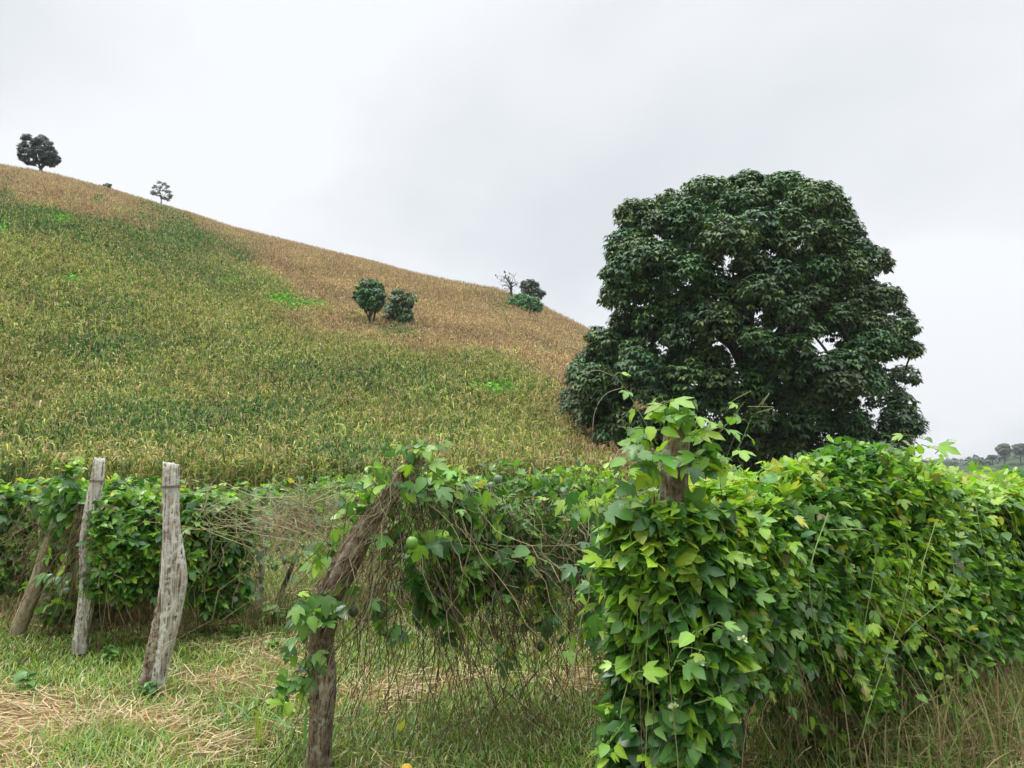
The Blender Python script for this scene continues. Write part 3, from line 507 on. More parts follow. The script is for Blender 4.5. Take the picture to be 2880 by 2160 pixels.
# ------------------------------------------------------------------ vine rows
E = np.array([.75, .66, 0]); E /= np.linalg.norm(E); SIDE = np.array([E[1], -E[0], 0]); UP = np.array([0, 0, 1.])
vn = mknoise(31, 24, 1.2, 6); vn2 = mknoise(32, 24, 3, 11)
MAT_ = (.045, .125, .03); MID_ = (.09, .22, .036); LIT_ = (.17, .33, .045); YNG = (.27, .43, .04); YLW = (.42, .40, .06); OLD = (.16, .15, .05)
def itp(v, s): return np.interp(s, *zip(*v)) if isinstance(v, (list, tuple)) else np.full(np.shape(s), float(v))
def row_leaves(g, O, s0, s1, n, top, bot, th, size, young=.12, hole=.0, depth=.18, topw=.24, ysc=1.0, dens=None, faces=(-1, 1)):
    global R
    R = np.random.default_rng(int(abs(O[0]*1000)+n+s1*10))
    s = R.uniform(s0, s1, n)
    if dens is not None:
        s = s[R.random(n) < itp(dens, s)]; n = len(s)
    u = R.uniform(-1, 1, n); u = np.where((np.abs(u) > topw) & (np.sign(u) == -1) & (-1 not in faces), -u, u)
    zt = itp(top, s); zb = itp(bot, s); thk = itp(th, s); q_ = np.c_[O[0]+E[0]*s, O[1]+E[1]*s, u*3]
    nz = vn(q_); zt = zt+.035*nz; thk = thk*(1+.12*vn(q_*[1.3, 1.3, .3])); zb = zb+.12*vn(q_*[1.7, 1.7, 0])
    tp = np.abs(u) < topw; f = np.clip((np.abs(u)-topw)/(1-topw), 0, 1); z = zt-f*(zt-zb)-.35*thk*0
    wd = np.where(tp, thk*.85*u/topw, np.sign(u)*thk*(.85+.2*np.sin(f*2.6)+.10*nz)); z = np.where(tp, zt-.16*(u/topw)**2, z-.10)
    inn = R.random(n)**1.6*depth; outn = np.where(tp[:, None], UP+SIDE*(u/topw)[:, None]*.5, SIDE*np.sign(u)[:, None]+UP*.15); outn = nrm(outn)
    p = np.asarray(O)[None]+E*s[:, None]+SIDE*wd[:, None]; p[:, 2] = z; p = p-outn*inn[:, None]+R.normal(0, .025, (n, 3))
    k = vn2(p*1.5)+.35*vn(p*2.4) > hole-1.2*(R.random(n) < .25); k &= p[:, 2] > .03; p, outn, tp, inn, s = p[k], outn[k], tp[k], inn[k], s[k]; n = len(p)
    d = outn*.6-UP*np.where(tp, .15, .42)[:, None]+dirs(n)*.75; nn = outn*.3+UP*.95+dirs(n)*.6
    deep = inn/depth; cl = vn2(p*.8+5); yp = np.clip(young*(1+1.2*tp)*(1-deep)*(1+.7*cl)*ysc, 0, 1)
    r_ = R.random(n); base = pick([MAT_, MID_, LIT_, OLD], [2.6, 3.4, 2.2, .3], n, .28); yg = pick([YNG, LIT_, YLW], [3, 2, .6], n, .2)
    col = np.where((r_ < yp)[:, None], yg, base); sz = size*R.uniform(.55, 1.2, n)
    lob = R.random(n) < .6; leaves(g, T_LOBE, p[lob], d[lob], nn[lob], sz[lob], col[lob]); leaves(g, T_OVAL, p[~lob], d[~lob], nn[~lob], sz[~lob]*.95, col[~lob]); return p
def strands(g, p0, length, k=9, wig=.05, rad=.0022, col=None, pull=None, down=1.0):
    n = len(p0); st = R.normal(0, wig, (n, k, 3)); st[:, 0] = 0; w_ = np.cumsum(st, 1); w_ = .5*w_+.5*np.cumsum(np.repeat(R.normal(0, wig, (n, 1, 3)), k, 1), 1)
    t = np.linspace(0, 1, k)[None, :, None]; L_ = np.broadcast_to(length, n)[:, None, None]; pts = p0[:, None]+w_*[1, 1, .5]-UP*t*L_*down
    if pull is not None: pts = pts+pull[:, None]*t
    pts[..., 2] = np.maximum(pts[..., 2], .01)
    if col is None: col = pick([(.13, .085, .05), (.22, .16, .10), (.33, .27, .17), (.07, .045, .03), (.22, .22, .09)], [3, 3, 2, 2, 1], n)
    tubes(g, pts, (R.uniform(.6, 1.3, n)*rad)[:, None]*np.linspace(1, .7, k)[None], col, 3); return pts
def row_stems(g, O, s0, s1, n, top, lo, hi, th=.15, rad=.0022, wig=.045, col=None):
    s = R.uniform(s0, s1, n); p = np.asarray(O)[None]+E*s[:, None]+SIDE*R.normal(0, th, n)[:, None]; p[:, 2] = itp(top, s)-R.random(n)**2*.5
    bt = R.uniform(lo, hi, n); strands(g, p, np.maximum(p[:, 2]-bt, .15), 10, wig, rad, col, pull=E*R.normal(0, .2, (n, 1)))
def wire_run(g, a, b, sag=.06, rad=.0022, col=(.2, .18, .15), k=16):
    t = np.linspace(0, 1, k)[:, None]; p = np.asarray(a)*(1-t)+np.asarray(b)*t-UP*sag*4*t*(1-t)+R.normal(0, .006, (k, 3)); tubes(g, p[None], np.full((1, k), rad), np.array([col]), 5); return p
def fruit(parent, p, r, mat, label=None, stalk=.06):
    n, m = 14, 18; ph = np.linspace(0, math.pi, n); th = np.arange(m)*2*math.pi/m; rr = np.sin(ph)*(1+.06*np.cos(ph)); nz = R.normal(0, .008, (n, m))
    V = np.stack([rr[:, None]*np.cos(th)*(1+nz), rr[:, None]*np.sin(th)*(1+nz), np.repeat(1.12*np.cos(ph)[:, None], m, 1)], -1)*r+p
    i, j = np.meshgrid(np.arange(n-1), np.arange(m), indexing='ij'); i = i.ravel(); j = j.ravel(); j2 = (j+1) % m
    o = mesh_np('fruit', V.reshape(-1, 3), [np.stack([i*m+j, (i+1)*m+j, (i+1)*m+j2, i*m+j2], 1)], np.ones((n*m, 3)), mat, parent)
    if label: o['label'] = label
    g = Geo(); q_ = p+UP*r*1.08; t = np.linspace(0, 1, 6)[:, None]; pts = q_+UP*t*stalk+np.array([.015, .01, 0])*t*t; tubes(g, pts[None], np.linspace(.0035, .0025, 6)[None], np.array([[.14, .2, .06]]), 5)
    k = 5; a = np.arange(k)*6.283/k; leaves(g, T_OVAL, np.repeat(q_[None], k, 0), np.stack([np.cos(a), np.sin(a), -.5+0*a], 1), np.repeat(UP[None], k, 0)+0*a[:, None], r*.7, np.tile([[.13, .22, .06]], (k, 1)))
    c = g.build('fruit_stalk', M_VINE); c.parent = o; c.matrix_parent_inverse = o.matrix_world.inverted(); c.location = -np.array(parent.location) if False else (0, 0, 0)
    me = c.data; co = np.empty(len(me.vertices)*3, np.float32); me.vertices.foreach_get('co', co); co = co.reshape(-1, 3)-np.array(parent.location, np.float32); me.vertices.foreach_set('co', co.ravel()); c.matrix_parent_inverse.identity(); return o
def flower(parent, p, r):
    g = Geo(); k = 10; a = np.arange(k)*6.283/k; pk = R.uniform(-.9, .5)
    for rr, el in ((1, .3), (.8, .9)):
        leaves(g, T_OVAL, np.repeat(p[None], k, 0), np.stack([np.cos(a), np.sin(a)*.6-.4, el+R.normal(0, .3, k)], 1), dirs(k)+[0, -1, .5], r*rr, pick([(.72, .76, .5), (.5, .6, .3)], [1, 1], k, .1))
    return g.build('flower', M_PETAL, parent)
def bud(parent, p, r):
    g = Geo(); k = 5; a = np.arange(k)*6.283/k
    leaves(g, T_OVAL, p+np.stack([np.cos(a), np.sin(a), 0*a], 1)*r*.25, np.stack([np.cos(a)*.12, np.sin(a)*.12, np.ones(k)], 1), np.stack([np.cos(a), np.sin(a), 0*a], 1), r*2, np.tile([[.34, .46, .2]], (k, 1))); return g.build('bud', M_VINE, parent)
def shoot(gs, gl, pts, Y_, size, young, yy=None, n=None, every=.075, rad=.0035):
    P = smoothpath([at(a, b_, (Y_ if yy is None else Y_+yy*i/(len(pts)-1))) for i, (a, b_) in enumerate(pts)], 24); tubes(gs, P[None], np.linspace(rad, rad*.5, 24)[None], np.array([[.13, .2, .06]]), 5)
    Ls = np.r_[0, np.cumsum(np.linalg.norm(np.diff(P, axis=0), axis=1))]; m = max(2, int(Ls[-1]/every)); t = (np.arange(m)+.6)/m*Ls[-1]
    Q = np.stack([np.interp(t, Ls, P[:, k]) for k in range(3)], 1); a = np.arange(m)*2.4+R.uniform(0, 6); o = np.stack([np.cos(a), np.sin(a)*.8-.3, R.uniform(-.2, .5, m)], 1)
    pet = np.stack([Q, Q+o*.02+UP*.01, Q+o*.045], 1); tubes(gs, pet, np.full((m, 3), .0016), np.tile([[.2, .3, .07]], (m, 1)), 4)
    c = np.where((R.random(m) < young)[:, None], pick([YNG, (.24, .42, .045), LIT_], [2, 2, 2], m, .15), pick([MID_, LIT_], [1, 1], m))
    sz = size*np.linspace(1.1, .6, m)*R.uniform(.85, 1.15, m); lob = R.random(m) < .65; d = o+[0, 0, -.35]; nn = UP*.7+dirs(m)*.35+[0, -.55, 0]
    for T, s_ in ((T_LOBE, lob), (T_OVAL, ~lob)):
        if s_.any(): leaves(gl, T, pet[s_, 2], d[s_], nn[s_], sz[s_], c[s_])
    return P
def tuft(gl, cx, cy, rx, ry, Y_, n, size, young):
    P = np.array([at(cx+R.normal(0, rx*.55), cy+R.normal(0, ry*.55), Y_+R.normal(0, .06)) for _ in range(n)]); c = np.where((R.random(n) < young)[:, None], pick([YNG, LIT_], [2, 1], n), pick([MAT_, MID_, LIT_], [2, 2, 1], n))
    lob = R.random(n) < .6; sz = size*R.uniform(.6, 1.15, n); dd = dirs(n)*.8-UP*.45-[0, .3, 0]; nn = UP+dirs(n)*.5-[0, .4, 0]
    for T, s_ in ((T_LOBE, lob), (T_OVAL, ~lob)): 
        if s_.any(): leaves(gl, T, P[s_], dd[s_], nn[s_], sz[s_], c[s_])
GV_ = 'passion fruit vines trained along the wires'
O1 = np.array([.74, 3.62, 0]); O2 = np.array([-.62, 4.45, 0]); OB = np.array([-2.65, 5.9, 0]); OA = np.array([-3.9, 7.0, 0]); OC = np.array([-4.9, 7.7, 0]); OD = np.array([-6.3, 9.0, 0])
# --- near right row
v1 = thing('passion_fruit_vine', O1, 'nearest leafy vine, a column of big glossy leaves wrapping the stout brown post', 'vine', GV_)
g = Geo(); gs = Geo(); gd = Geo()
n = 6400; z = R.uniform(.0, 1.45, n); a = R.uniform(0, 6.283, n); rad = (.25+.07*vn(np.c_[np.cos(a)*.5, np.sin(a)*.5, z*1.5]))*R.uniform(.55, 1.05, n)*np.interp(z, [0, .5, 1.1, 1.45], [1.1, 1.25, 1.15, .75])
o = np.stack([np.cos(a), np.sin(a), 0*a], 1); p = np.array([.71, 3.6, 0])+o*rad[:, None]*[1.15, .8, 1]; p[:, 2] = z
k = (vn2(p*1.7) > -.55) | (R.random(n) < .35); p, o = p[k], o[k]; n = len(p); cl = vn2(p*.6+9)
col = np.where((R.random(n) < np.clip(.10+.2*cl, 0, .5))[:, None], pick([YNG, LIT_, (.33, .46, .05)], [2, 2, 1], n), pick([MAT_, MID_, LIT_], [3, 2.4, .8], n)); sz = R.uniform(.05, .12, n); lob = R.random(n) < .68
for T, s_ in ((T_LOBE, lob), (T_OVAL, ~lob)): leaves(g, T, p[s_], o[s_]*.6-UP*.35+dirs(s_.sum())*.9, o[s_]*.4+UP*.9+dirs(s_.sum())*.75, sz[s_], col[s_])
strands(gd, np.array([.71, 3.6, 1.45])+R.normal(0, 1, (170, 3))*[.11, .08, .05]-[0, 0, .06], R.uniform(.7, 1.45, 170), 12, .014, .0028)
strands(gs, np.array([.63, 3.42, 1.2])+R.normal(0, 1, (14, 3))*[.08, .03, .08], R.uniform(.7, 1.3, 14), 12, .02, .0028, pick([(.22, .28, .09), (.3, .33, .12)], [1, 1], 14))
for pts, Y_, sz_, yg, ev in [([(1420, 960), (1375, 880), (1340, 825), (1312, 800)], 3.45, .075, .75, .085), ([(1430, 1010), (1380, 990), (1345, 1010), (1332, 1040)], 3.4, .1, .35, .08), ([(1450, 905), (1440, 880), (1425, 850)], 3.5, .085, .8, .05),
                             ([(1490, 920), (1500, 890), (1480, 860)], 3.55, .08, .7, .05), ([(1500, 1000), (1540, 950), (1580, 905), (1608, 868)], 3.5, .085, .8, .07), ([(1560, 1010), (1590, 975), (1612, 930), (1622, 905)], 3.6, .08, .85, .06),
                             ([(1480, 960), (1520, 925), (1560, 915)], 3.5, .09, .6, .06), ([(1420, 950), (1385, 925), (1350, 935)], 3.5, .09, .7, .06), ([(1430, 1000), (1400, 960), (1395, 930)], 3.4, .1, .5, .06), ([(1500, 1010), (1530, 985), (1560, 1000)], 3.45, .1, .4, .06),
                             ([(1320, 1190), (1290, 1230), (1285, 1290)], 3.45, .1, .3, .07), ([(1380, 1480), (1350, 1440), (1325, 1450)], 3.3, .08, .7, .055), ([(1450, 1450), (1480, 1400), (1530, 1410)], 3.2, .08, .6, .055), ([(1350, 1560), (1320, 1600), (1290, 1640)], 3.3, .08, .4, .055),
                             ([(1560, 1240), (1620, 1300), (1650, 1380)], 3.5, .1, .4, .07), ([(1420, 880), (1450, 868), (1500, 880)], 3.45, .09, .8, .05), ([(1490, 1380), (1540, 1350), (1590, 1370)], 3.2, .08, .5, .055), ([(1500, 1520), (1560, 1510), (1600, 1540)], 3.2, .08, .3, .055),
                             ([(1310, 1130), (1290, 1100), (1330, 1075)], 3.5, .1, .4, .06), ([(1760, 1010), (1780, 960), (1770, 940)], 4.2, .09, .8, .07), ([(1900, 980), (1960, 940), (2000, 950)], 5.0, .1, .7, .08), ([(1990, 960), (2030, 975), (2055, 1000)], 5.4, .14, .4, .09), ([(2020, 980), (2040, 960), (2048, 948)], 5.4, .05, .9, .12)]:
    shoot(gs, g, pts, Y_, sz_, yg, every=ev)
tuft0 = [(1455, 893, 42, 14, 3.5, 26, .085, .6), (1400, 1000, 40, 40, 3.45, 26, .09, .4), (1530, 1000, 40, 30, 3.5, 30, .09, .4), (1380, 940, 30, 20, 3.5, 10, .08, .7)]
for k in range(9):   # bare curling tendrils
    x0 = R.uniform(1330, 1640); y0 = R.uniform(880, 1050); P = smoothpath([at(x0, y0, 3.5), at(x0+R.normal(0, 25), y0-R.uniform(5, 45), 3.45), at(x0+R.normal(0, 60), y0-R.uniform(0, 60), 3.4)], 12); tubes(gs, P[None], np.full((1, 12), .0013), np.array([[.3, .33, .15]]), 4)
for pts in ([(1345, 838), (1310, 850), (1285, 890), (1280, 930)], [(1330, 815), (1290, 800), (1250, 812)]):
    P = smoothpath([at(a, b_, 3.45) for a, b_ in pts], 16); tubes(gs, P[None], np.full((1, 16), .0014), np.array([[.3, .3, .22]]), 4)
[tuft(g, *a) for a in tuft0]; g.build('foliage', M_VINE, v1); gs.build('stem', M_STEM, v1); gd.build('dead_stem', M_STEM, v1)
for a, b_ in ((1511, 1432), (1455, 1526), (1604, 1382), (1411, 1061)): flower(v1, at(a, b_, 3.28 if b_ > 1100 else 3.3), .022)
for a, b_ in ((1585, 1020), (1600, 1230), (1562, 1000), (1530, 935), (1556, 925), (1450, 1560), (1425, 1640)): bud(v1, at(a, b_, 3.35), .016)
v2 = thing('passion_fruit_vine', O1+E*1.5, 'long dense leafy vine hedge rising right of the near leafy column', 'vine', GV_)
T1 = [(0, 1.42), (.4, 1.48), (1, 1.57), (1.6, 1.65), (2.3, 1.73), (2.7, 1.66), (3.0, 1.5)]; B1 = [(0, .55), (.6, .68), (1.4, .55), (2.4, .42)]
g = Geo(); gs = Geo(); gd = Geo()
row_leaves(g, O1, .15, 3.0, 23000, T1, B1, [(0, .2), (1, .36), (2, .4), (3.0, .42)], .068, .42, -.62, .26)
row_leaves(g, O1, .2, 2.6, 1800, [(0, 1.35), (2.6, 1.5)], B1, .2, .10, 0, -9, .2)
row_leaves(g, O1, .4, 3.6, 900, [(0, .75), (3.6, .65)], [(0, .15), (3.6, .12)], .3, .09, .25, .9, .3, topw=.05)
row_stems(gd, O1, .1, 2.9, 420, [(0, 1.1), (3.7, 1.1)], .02, .5, .13, .0022)
for k in range(6):
    s = R.uniform(.5, 2.5); p = O1+E*s+SIDE*(.42+R.random()*.1); P = smoothpath([p+UP*R.uniform(.9, 1.6), p+UP*R.uniform(.8, 1.3)+E*R.normal(0, .25)+SIDE*.06, p+UP*R.uniform(.3, .9)+E*R.normal(0, .4)], 14); tubes(gd, P[None], np.full((1, 14), .0026), np.array([[.2, .27, .09]]), 4)
g.build('foliage', M_VINE, v2); gd.build('dead_stem', M_STEM, v2)
v3 = thing('passion_fruit_vine', O1+E*6, 'bright yellow-green far stretch of vine hedge at the right frame edge', 'vine', GV_)
g = Geo(); gd = Geo(); T3 = [(2.7, 1.4), (3.4, 1.55), (4.4, 1.53), (6, 1.51), (9, 1.54), (14, 1.52)]; B3 = [(2.9, .5), (5, .52), (7, .3), (14, .25)]
row_leaves(g, O1, 2.75, 13, 28000, T3, B3, [(2.7, .35), (4, .5), (13, .5)], .085, .8, -.5, .25, ysc=1.2)
row_leaves(g, O1, 2.8, 6, 9000, 1.50, .48, .46, .085, .45, -.45, .2, topw=.1, faces=(1,))
row_stems(gd, O1, 2.9, 13, 1500, 1.4, .02, .6, .25, .003)
g.build('foliage', M_VINE, v3); gd.build('dead_stem', M_STEM, v3)
# --- arch row
v4 = thing('passion_fruit_vine', O2, 'half-dead vine hanging in a curtain of brown stems from the arched trunk', 'vine', GV_)
g = Geo(); gs = Geo(); gd = Geo(); T4 = [(0, 1.66), (.4, 1.50), (1, 1.42), (2, 1.38), (6, 1.42)]; B4 = [(0, .95), (1, .78), (1.6, .62), (6, .6)]
row_leaves(g, O2, -.05, 6, 9000, T4, B4, [(0, .15), (6, .22)], .08, .16, .1, .15, dens=[(0, .4), (1, .5), (1.7, .7), (6, 1)])
row_leaves(g, O2, .0, 2.4, 1500, [(0, 1.5), (.4, 1.4), (2.4, 1.3)], [(0, .95), (1, .8), (2.4, .65)], .14, .08, .16, .0, .12, topw=.08, faces=(1,))
row_leaves(g, O2, .2, 6, 900, .85, .35, .15, .09, .15, .7, .15, topw=.05, dens=[(0, .5), (6, .9)])
row_stems(gd, O2, -.25, 6, 760, T4, .12, 1.0, .07, .0022, .075)
row_stems(gd, O2, -.1, 2.2, 260, T4, .02, .4, .1, .0028, .075, pick([(.06, .04, .03), (.12, .06, .04)], [1, 1], 260))
row_stems(gd, O2, -.1, 2.6, 300, T4, .8, 1.3, .1, .002, .08, pick([(.36, .32, .2), (.25, .22, .12)], [1, 1], 420))
# stems wrapped along the trunk
ci = np.linspace(0, len(cD)-1, 60).astype(int); path = cD[ci]
for k in range(70):
    i0 = R.integers(18, 46); i1 = min(59, i0+R.integers(6, 20)); seg = path[i0:i1]; t = np.linspace(0, 1, len(seg)); a0 = R.uniform(0, 6.283); tw = R.normal(0, 1.5); rr = R.uniform(.055, .085)
    o = np.stack([np.cos(a0+tw*t), np.sin(a0+tw*t)-.3, .25*np.sin(a0+tw*t)], 1)*rr; P = smoothpath(seg+o+R.normal(0, .004, seg.shape), 18)
    tubes(gd, P[None], np.full((1, 18), R.uniform(.0018, .0035)), pick([(.25, .19, .12), (.36, .29, .18), (.13, .09, .06)], [2, 2, 1], 1), 4)
for k in range(80):
    c = path[R.integers(24, 56)]; p = c+R.normal(0, .05, 3); strands(gd, p[None], R.uniform(.15, .6), 8, .045, .0018)
for a in [(895, 964, 44, 14, 4.25, 17, .08, .4), (840, 1010, 60, 14, 4.3, 10, .09, .7), (880, 1052, 70, 24, 4.2, 17, .09, .35), (790, 1075, 40, 20, 4.35, 14, .09, .4), (760, 1090, 30, 25, 4.4, 10, .09, .2), (740, 1130, 22, 10, 4.4, 5, .07, .9), (700, 1190, 40, 20, 4.4, 12, .085, .3), (680, 1210, 25, 25, 4.4, 8, .08, .9),
          (690, 1310, 60, 34, 4.2, 46, .09, .08), (650, 1430, 50, 60, 4.3, 26, .085, .05), (630, 1480, 30, 14, 4.3, 12, .085, .1), (915, 1150, 60, 40, 4.3, 22, .11, .35), (960, 1260, 60, 60, 4.6, 30, .1, .2), (1060, 1210, 80, 60, 4.7, 40, .1, .1), (820, 1320, 40, 25, 4.4, 10, .09, .1), (850, 1360, 40, 25, 4.4, 9, .09, .1), (1000, 1350, 30, 16, 4.6, 7, .09, .8), (1180, 1330, 40, 60, 5, 20, .09, .2), (1290, 1230, 45, 90, 4.0, 50, .1, .25), (1285, 1340, 40, 60, 3.9, 22, .1, .35), (620, 1520, 30, 20, 4.2, 8, .08, .9), (965, 1020, 40, 30, 4.5, 16, .09, .5), (1010, 1080, 60, 40, 4.6, 24, .09, .3), (1270, 1090, 50, 30, 4.6, 22, .09, .6)]: tuft(g, *a)
for pts, Y_, yg in (([(905, 975), (930, 950), (945, 945)], 4.25, .6), ([(880, 985), (870, 955), (862, 948)], 4.25, .4), ([(905, 1000), (960, 1040), (985, 1110)], 4.2, .5), ([(830, 1060), (800, 1030), (800, 1010)], 4.3, .8)): shoot(g, g, pts, Y_, .085, yg, every=.055)
for k in range(16):
    x0, y0 = R.uniform(640, 720), R.uniform(1250, 1400); strands(gd, at(x0, y0, 4.3)[None], R.uniform(.25, .55), 9, .035, .002)
g.build('foliage', M_VINE, v4); gd.build('dead_stem', M_STEM, v4)
fruit(v4, at(890, 1173, 3.95), .031, M_FRUIT, 'glossy bright green fruit')
for a, b_ in ((823, 1327), (764, 1322), (738, 1328)): fruit(v4, at(a, b_, 4.3), .026, M_FRUITD)
fruit(v4, at(1168, 1397, 4.9), .026, M_FRUITD)
# --- bare row behind post B, leafy further along
v5 = thing('passion_fruit_vine', OB, 'nearly bare wire row of pale dry tendrils starting at the thick whitish post', 'vine', GV_)
g = Geo(); gd = Geo(); T5 = [(0, 1.52), (2.2, 1.47), (2.6, 1.62), (4, 1.62), (8, 1.55)]
row_leaves(g, OB, 2.5, 8, 3000, T5, [(2.5, 1.15), (5, 1.0), (8, .8)], .25, .10, .35, -.3, .2)
row_stems(gd, OB, 2.2, 8, 500, T5, .3, 1.1, .1, .0025)
row_stems(gd, OB, .3, 2.5, 60, 1.56, 1.0, 1.4, .1, .0022, .06, pick([(.42, .38, .24), (.3, .3, .15)], [1, 1], 60))
row_stems(gd, OB, .3, 2.5, 26, 1.56, .2, .9, .1, .0024, .05, pick([(.42, .38, .24), (.3, .3, .15)], [1, 1], 26))
for k in range(60):
    x0, y0 = R.uniform(440, 740), R.uniform(1035, 1110); s_ = R.normal(0, 1, 4); Yk = R.uniform(6.2, 7); P = smoothpath([at(x0, y0, Yk), at(x0+50*s_[0], y0+30+18*abs(s_[1]), Yk+.1), at(x0+80*s_[2], y0+70*abs(s_[3]), Yk+.2)], 16)
    tubes(gd, P[None], np.full((1, 16), .0024), pick([(.45, .40, .26), (.34, .34, .18), (.25, .17, .1)], [2, 1, 1], 1), 4)
g.build('foliage', M_VINE, v5); gd.build('dead_stem', M_STEM, v5)
fruit(v5, at(1075, 1036, 7.2), .038, M_FRUITP, 'pale green fruit'); fruit(v5, at(1061, 1050, 7.2), .035, M_FRUITP, 'pale green fruit')
v6 = thing('passion_fruit_vine', OA, 'green vine hedge behind the two pale posts, thinning to brown stems at its right end', 'vine', GV_)
g = Geo(); gd = Geo(); T6 = [(-.1, 1.4), (1, 1.42), (1.8, 1.36), (4.5, 1.42)]; B6 = [(0, .45), (1.7, .42), (2.1, .7), (4.5, .75)]
row_leaves(g, OA, .1, 9, 13500, T6, B6, .32, .098, .12, -.3, .22, dens=[(0, .9), (1.3, 1), (1.5, .10), (3.0, .12), (3.5, .8), (9, .9)])
row_leaves(g, OA, .1, 1.5, 1500, 1.3, .4, .1, .10, 0, -9, .2)
row_leaves(g, OA, .1, 1.5, 5200, 1.36, .42, .28, .09, .14, -.3, .2, topw=.1, faces=(1,))
row_stems(gd, OA, 1.5, 3.3, 330, 1.36, .5, 1.1, .06, .0028, .07, pick([(.30, .2, .12), (.24, .15, .09), (.42, .36, .24)], [2, 1, 1], 330))
row_stems(gd, OA, .0, 1.5, 600, 1.3, .02, .8, .1, .0035, .04, pick([(.20, .12, .075), (.30, .21, .13), (.11, .07, .045)], [2, 1, 1], 600))
row_stems(gd, OA, 3.2, 9, 1500, 1.3, .02, .8, .1, .0035, .04, pick([(.20, .12, .075), (.30, .21, .13), (.11, .07, .045)], [2, 1, 1], 1500))
g.build('foliage', M_VINE, v6); gd.build('dead_stem', M_STEM, v6)
v7 = thing('passion_fruit_vine', OC, 'leafy vine climbing the tan leaning post and running on behind it', 'vine', GV_)
g = Geo(); gs = Geo(); gd = Geo()
row_leaves(g, OC, .2, 9, 11000, [(0, 1.42), (9, 1.45)], [(0, .25), (1.3, .4), (1.7, .95), (3.4, .95), (4, .6), (9, .6)], .32, .10, .14, -.3, .2, dens=[(0, 1), (1.3, .9), (1.6, .25), (3.4, .25), (4, .8), (9, .8)])
row_leaves(g, OC, .25, 1.5, 4200, 1.36, [(.2, .2), (1.5, .45)], .3, .095, .12, -.3, .2, topw=.1, faces=(1,))
row_stems(gd, OC, 0, 9, 900, 1.3, .3, .9, .2, .0035, .05, pick([(.20, .12, .075), (.30, .21, .13), (.11, .07, .045)], [2, 1, 1], 900))
for a in [(150, 1010, 22, 22, 7.5, 34, .1, .5), (135, 1060, 34, 34, 7.4, 80, .12, .15), (165, 1110, 40, 40, 7.4, 90, .12, .1), (180, 1170, 40, 50, 7.5, 70, .12, .15), (150, 1260, 40, 30, 7.3, 40, .12, .2), (125, 1300, 12, 8, 7.2, 6, .11, .9), (215, 1080, 30, 30, 7.6, 30, .1, .3)]: tuft(g, *a)
strands(gd, np.array([at(x_, y_, 7.9) for x_, y_ in zip(R.uniform(80, 130, 90), R.uniform(1080, 1170, 90))]), .3, 8, .05, .003, pick([(.42, .34, .2), (.3, .25, .14)], [1, 1], 90))
g.build('foliage', M_VINE, v7); gd.build('dead_stem', M_STEM, v7)
v8 = thing('passion_fruit_vine', OD, 'farthest dense vine hedge at the left frame edge', 'vine', GV_)
g = Geo(); gd = Geo(); row_leaves(g, OD, -1.2, 10, 15000, [(-1.2, 1.4), (10, 1.45)], [(-1.2, .1), (1.6, .3), (2.3, .95), (4.4, .95), (5, .7), (10, .75)], .38, .10, .16, -.45, .22, dens=[(-1.2, 1), (2, 1), (2.4, .3), (4.4, .3), (5, 1), (10, 1)]); row_leaves(g, OD, -1.4, 2.3, 11000, 1.36, .12, .36, .10, .12, -.5, .2, topw=.1, faces=(1,)); row_stems(gd, OD, -1.2, 2, 300, 1.3, .02, .6, .2, .0035, .04)
g.build('foliage', M_VINE, v8); gd.build('dead_stem', M_STEM, v8)
# trellis wires
def wire(name, a, b, label, sag=.05, rad=.0024):
    g = Geo(); wire_run(g, a, b, sag, rad); o = mesh_np(name, np.concatenate(g.V)-0, [np.concatenate(g.F[4])], np.concatenate(g.C), M_WIRE); return tag(o, label, 'wire')
kB = cB[np.argmin(np.abs([proj(*p)[1]-1048 for p in cB]))]; kA = cA[np.argmin(np.abs([proj(*p)[1]-1038 for p in cA]))]
wire('trellis_wire', kB-[0, .07, 0], at(705, 1046, 6.9), 'slack wire running right from the thick whitish post', .03)
wire('trellis_wire', kB-[0, .07, 0], at(372, 1235, 5.0)*[1, 1, 0]+np.array([-.62, 0, .95]), 'thin dry tendril wire slanting down from the thick whitish post', .04, .002) if False else None
wire('trellis_wire', kA-[0, .06, 0], kB+[0, .07, 0], 'thin wire strung between the two pale posts', .04)
wire('trellis_wire', kA+[0, .06, 0], OA+E*3+UP*1.4, 'wire running back from the slimmer crooked post into the hedge', .03)
# ------------------------------------------------------------------ small plants on the ground
def weed(dx, dy, size, n, col, label, name='broadleaf_weed', h=.25, T=T_OVAL, cat='weed', Yb=None):
    b = onground(dx, dy) if Yb is None else at(dx, dy, Yb); b[2] = float(H(b[0], b[1])); root = thing(name, b, label, cat); g = Geo(); gs = g
    st = dirs(max(3, n//5))*[.5, .5, .2]; st[:, 2] = R.uniform(.5, 1, len(st)); tips = b+nrm(st)*h*R.uniform(.6, 1.2, (len(st), 1)); pts = np.stack([np.repeat(b[None], len(st), 0), (b+tips)/2+R.normal(0, .01, tips.shape), tips], 1); tubes(gs, pts, np.full(pts.shape[:2], .003), np.tile([[.12, .2, .05]], (len(st), 1)), 4)
    i = R.integers(0, len(st), n); t = R.uniform(.3, 1.05, n)[:, None]; p = b+(tips[i]-b)*t; a = R.uniform(0, 6.283, n); o = np.stack([np.cos(a), np.sin(a), R.uniform(-.2, .5, n)], 1)
    leaves(g, T, p, o, UP+dirs(n)*.35-[0, .3, 0], size*R.uniform(.6, 1.2, n), pick(col, [1]*len(col), n)); g.build('foliage', M_VINE, root)
GRN = [(.07, .17, .035), (.11, .24, .045), (.16, .30, .06)]
weed(238, 1342, .09, 70, GRN, 'leafy dark green weed at the hedge foot between the two pale posts', h=.35)
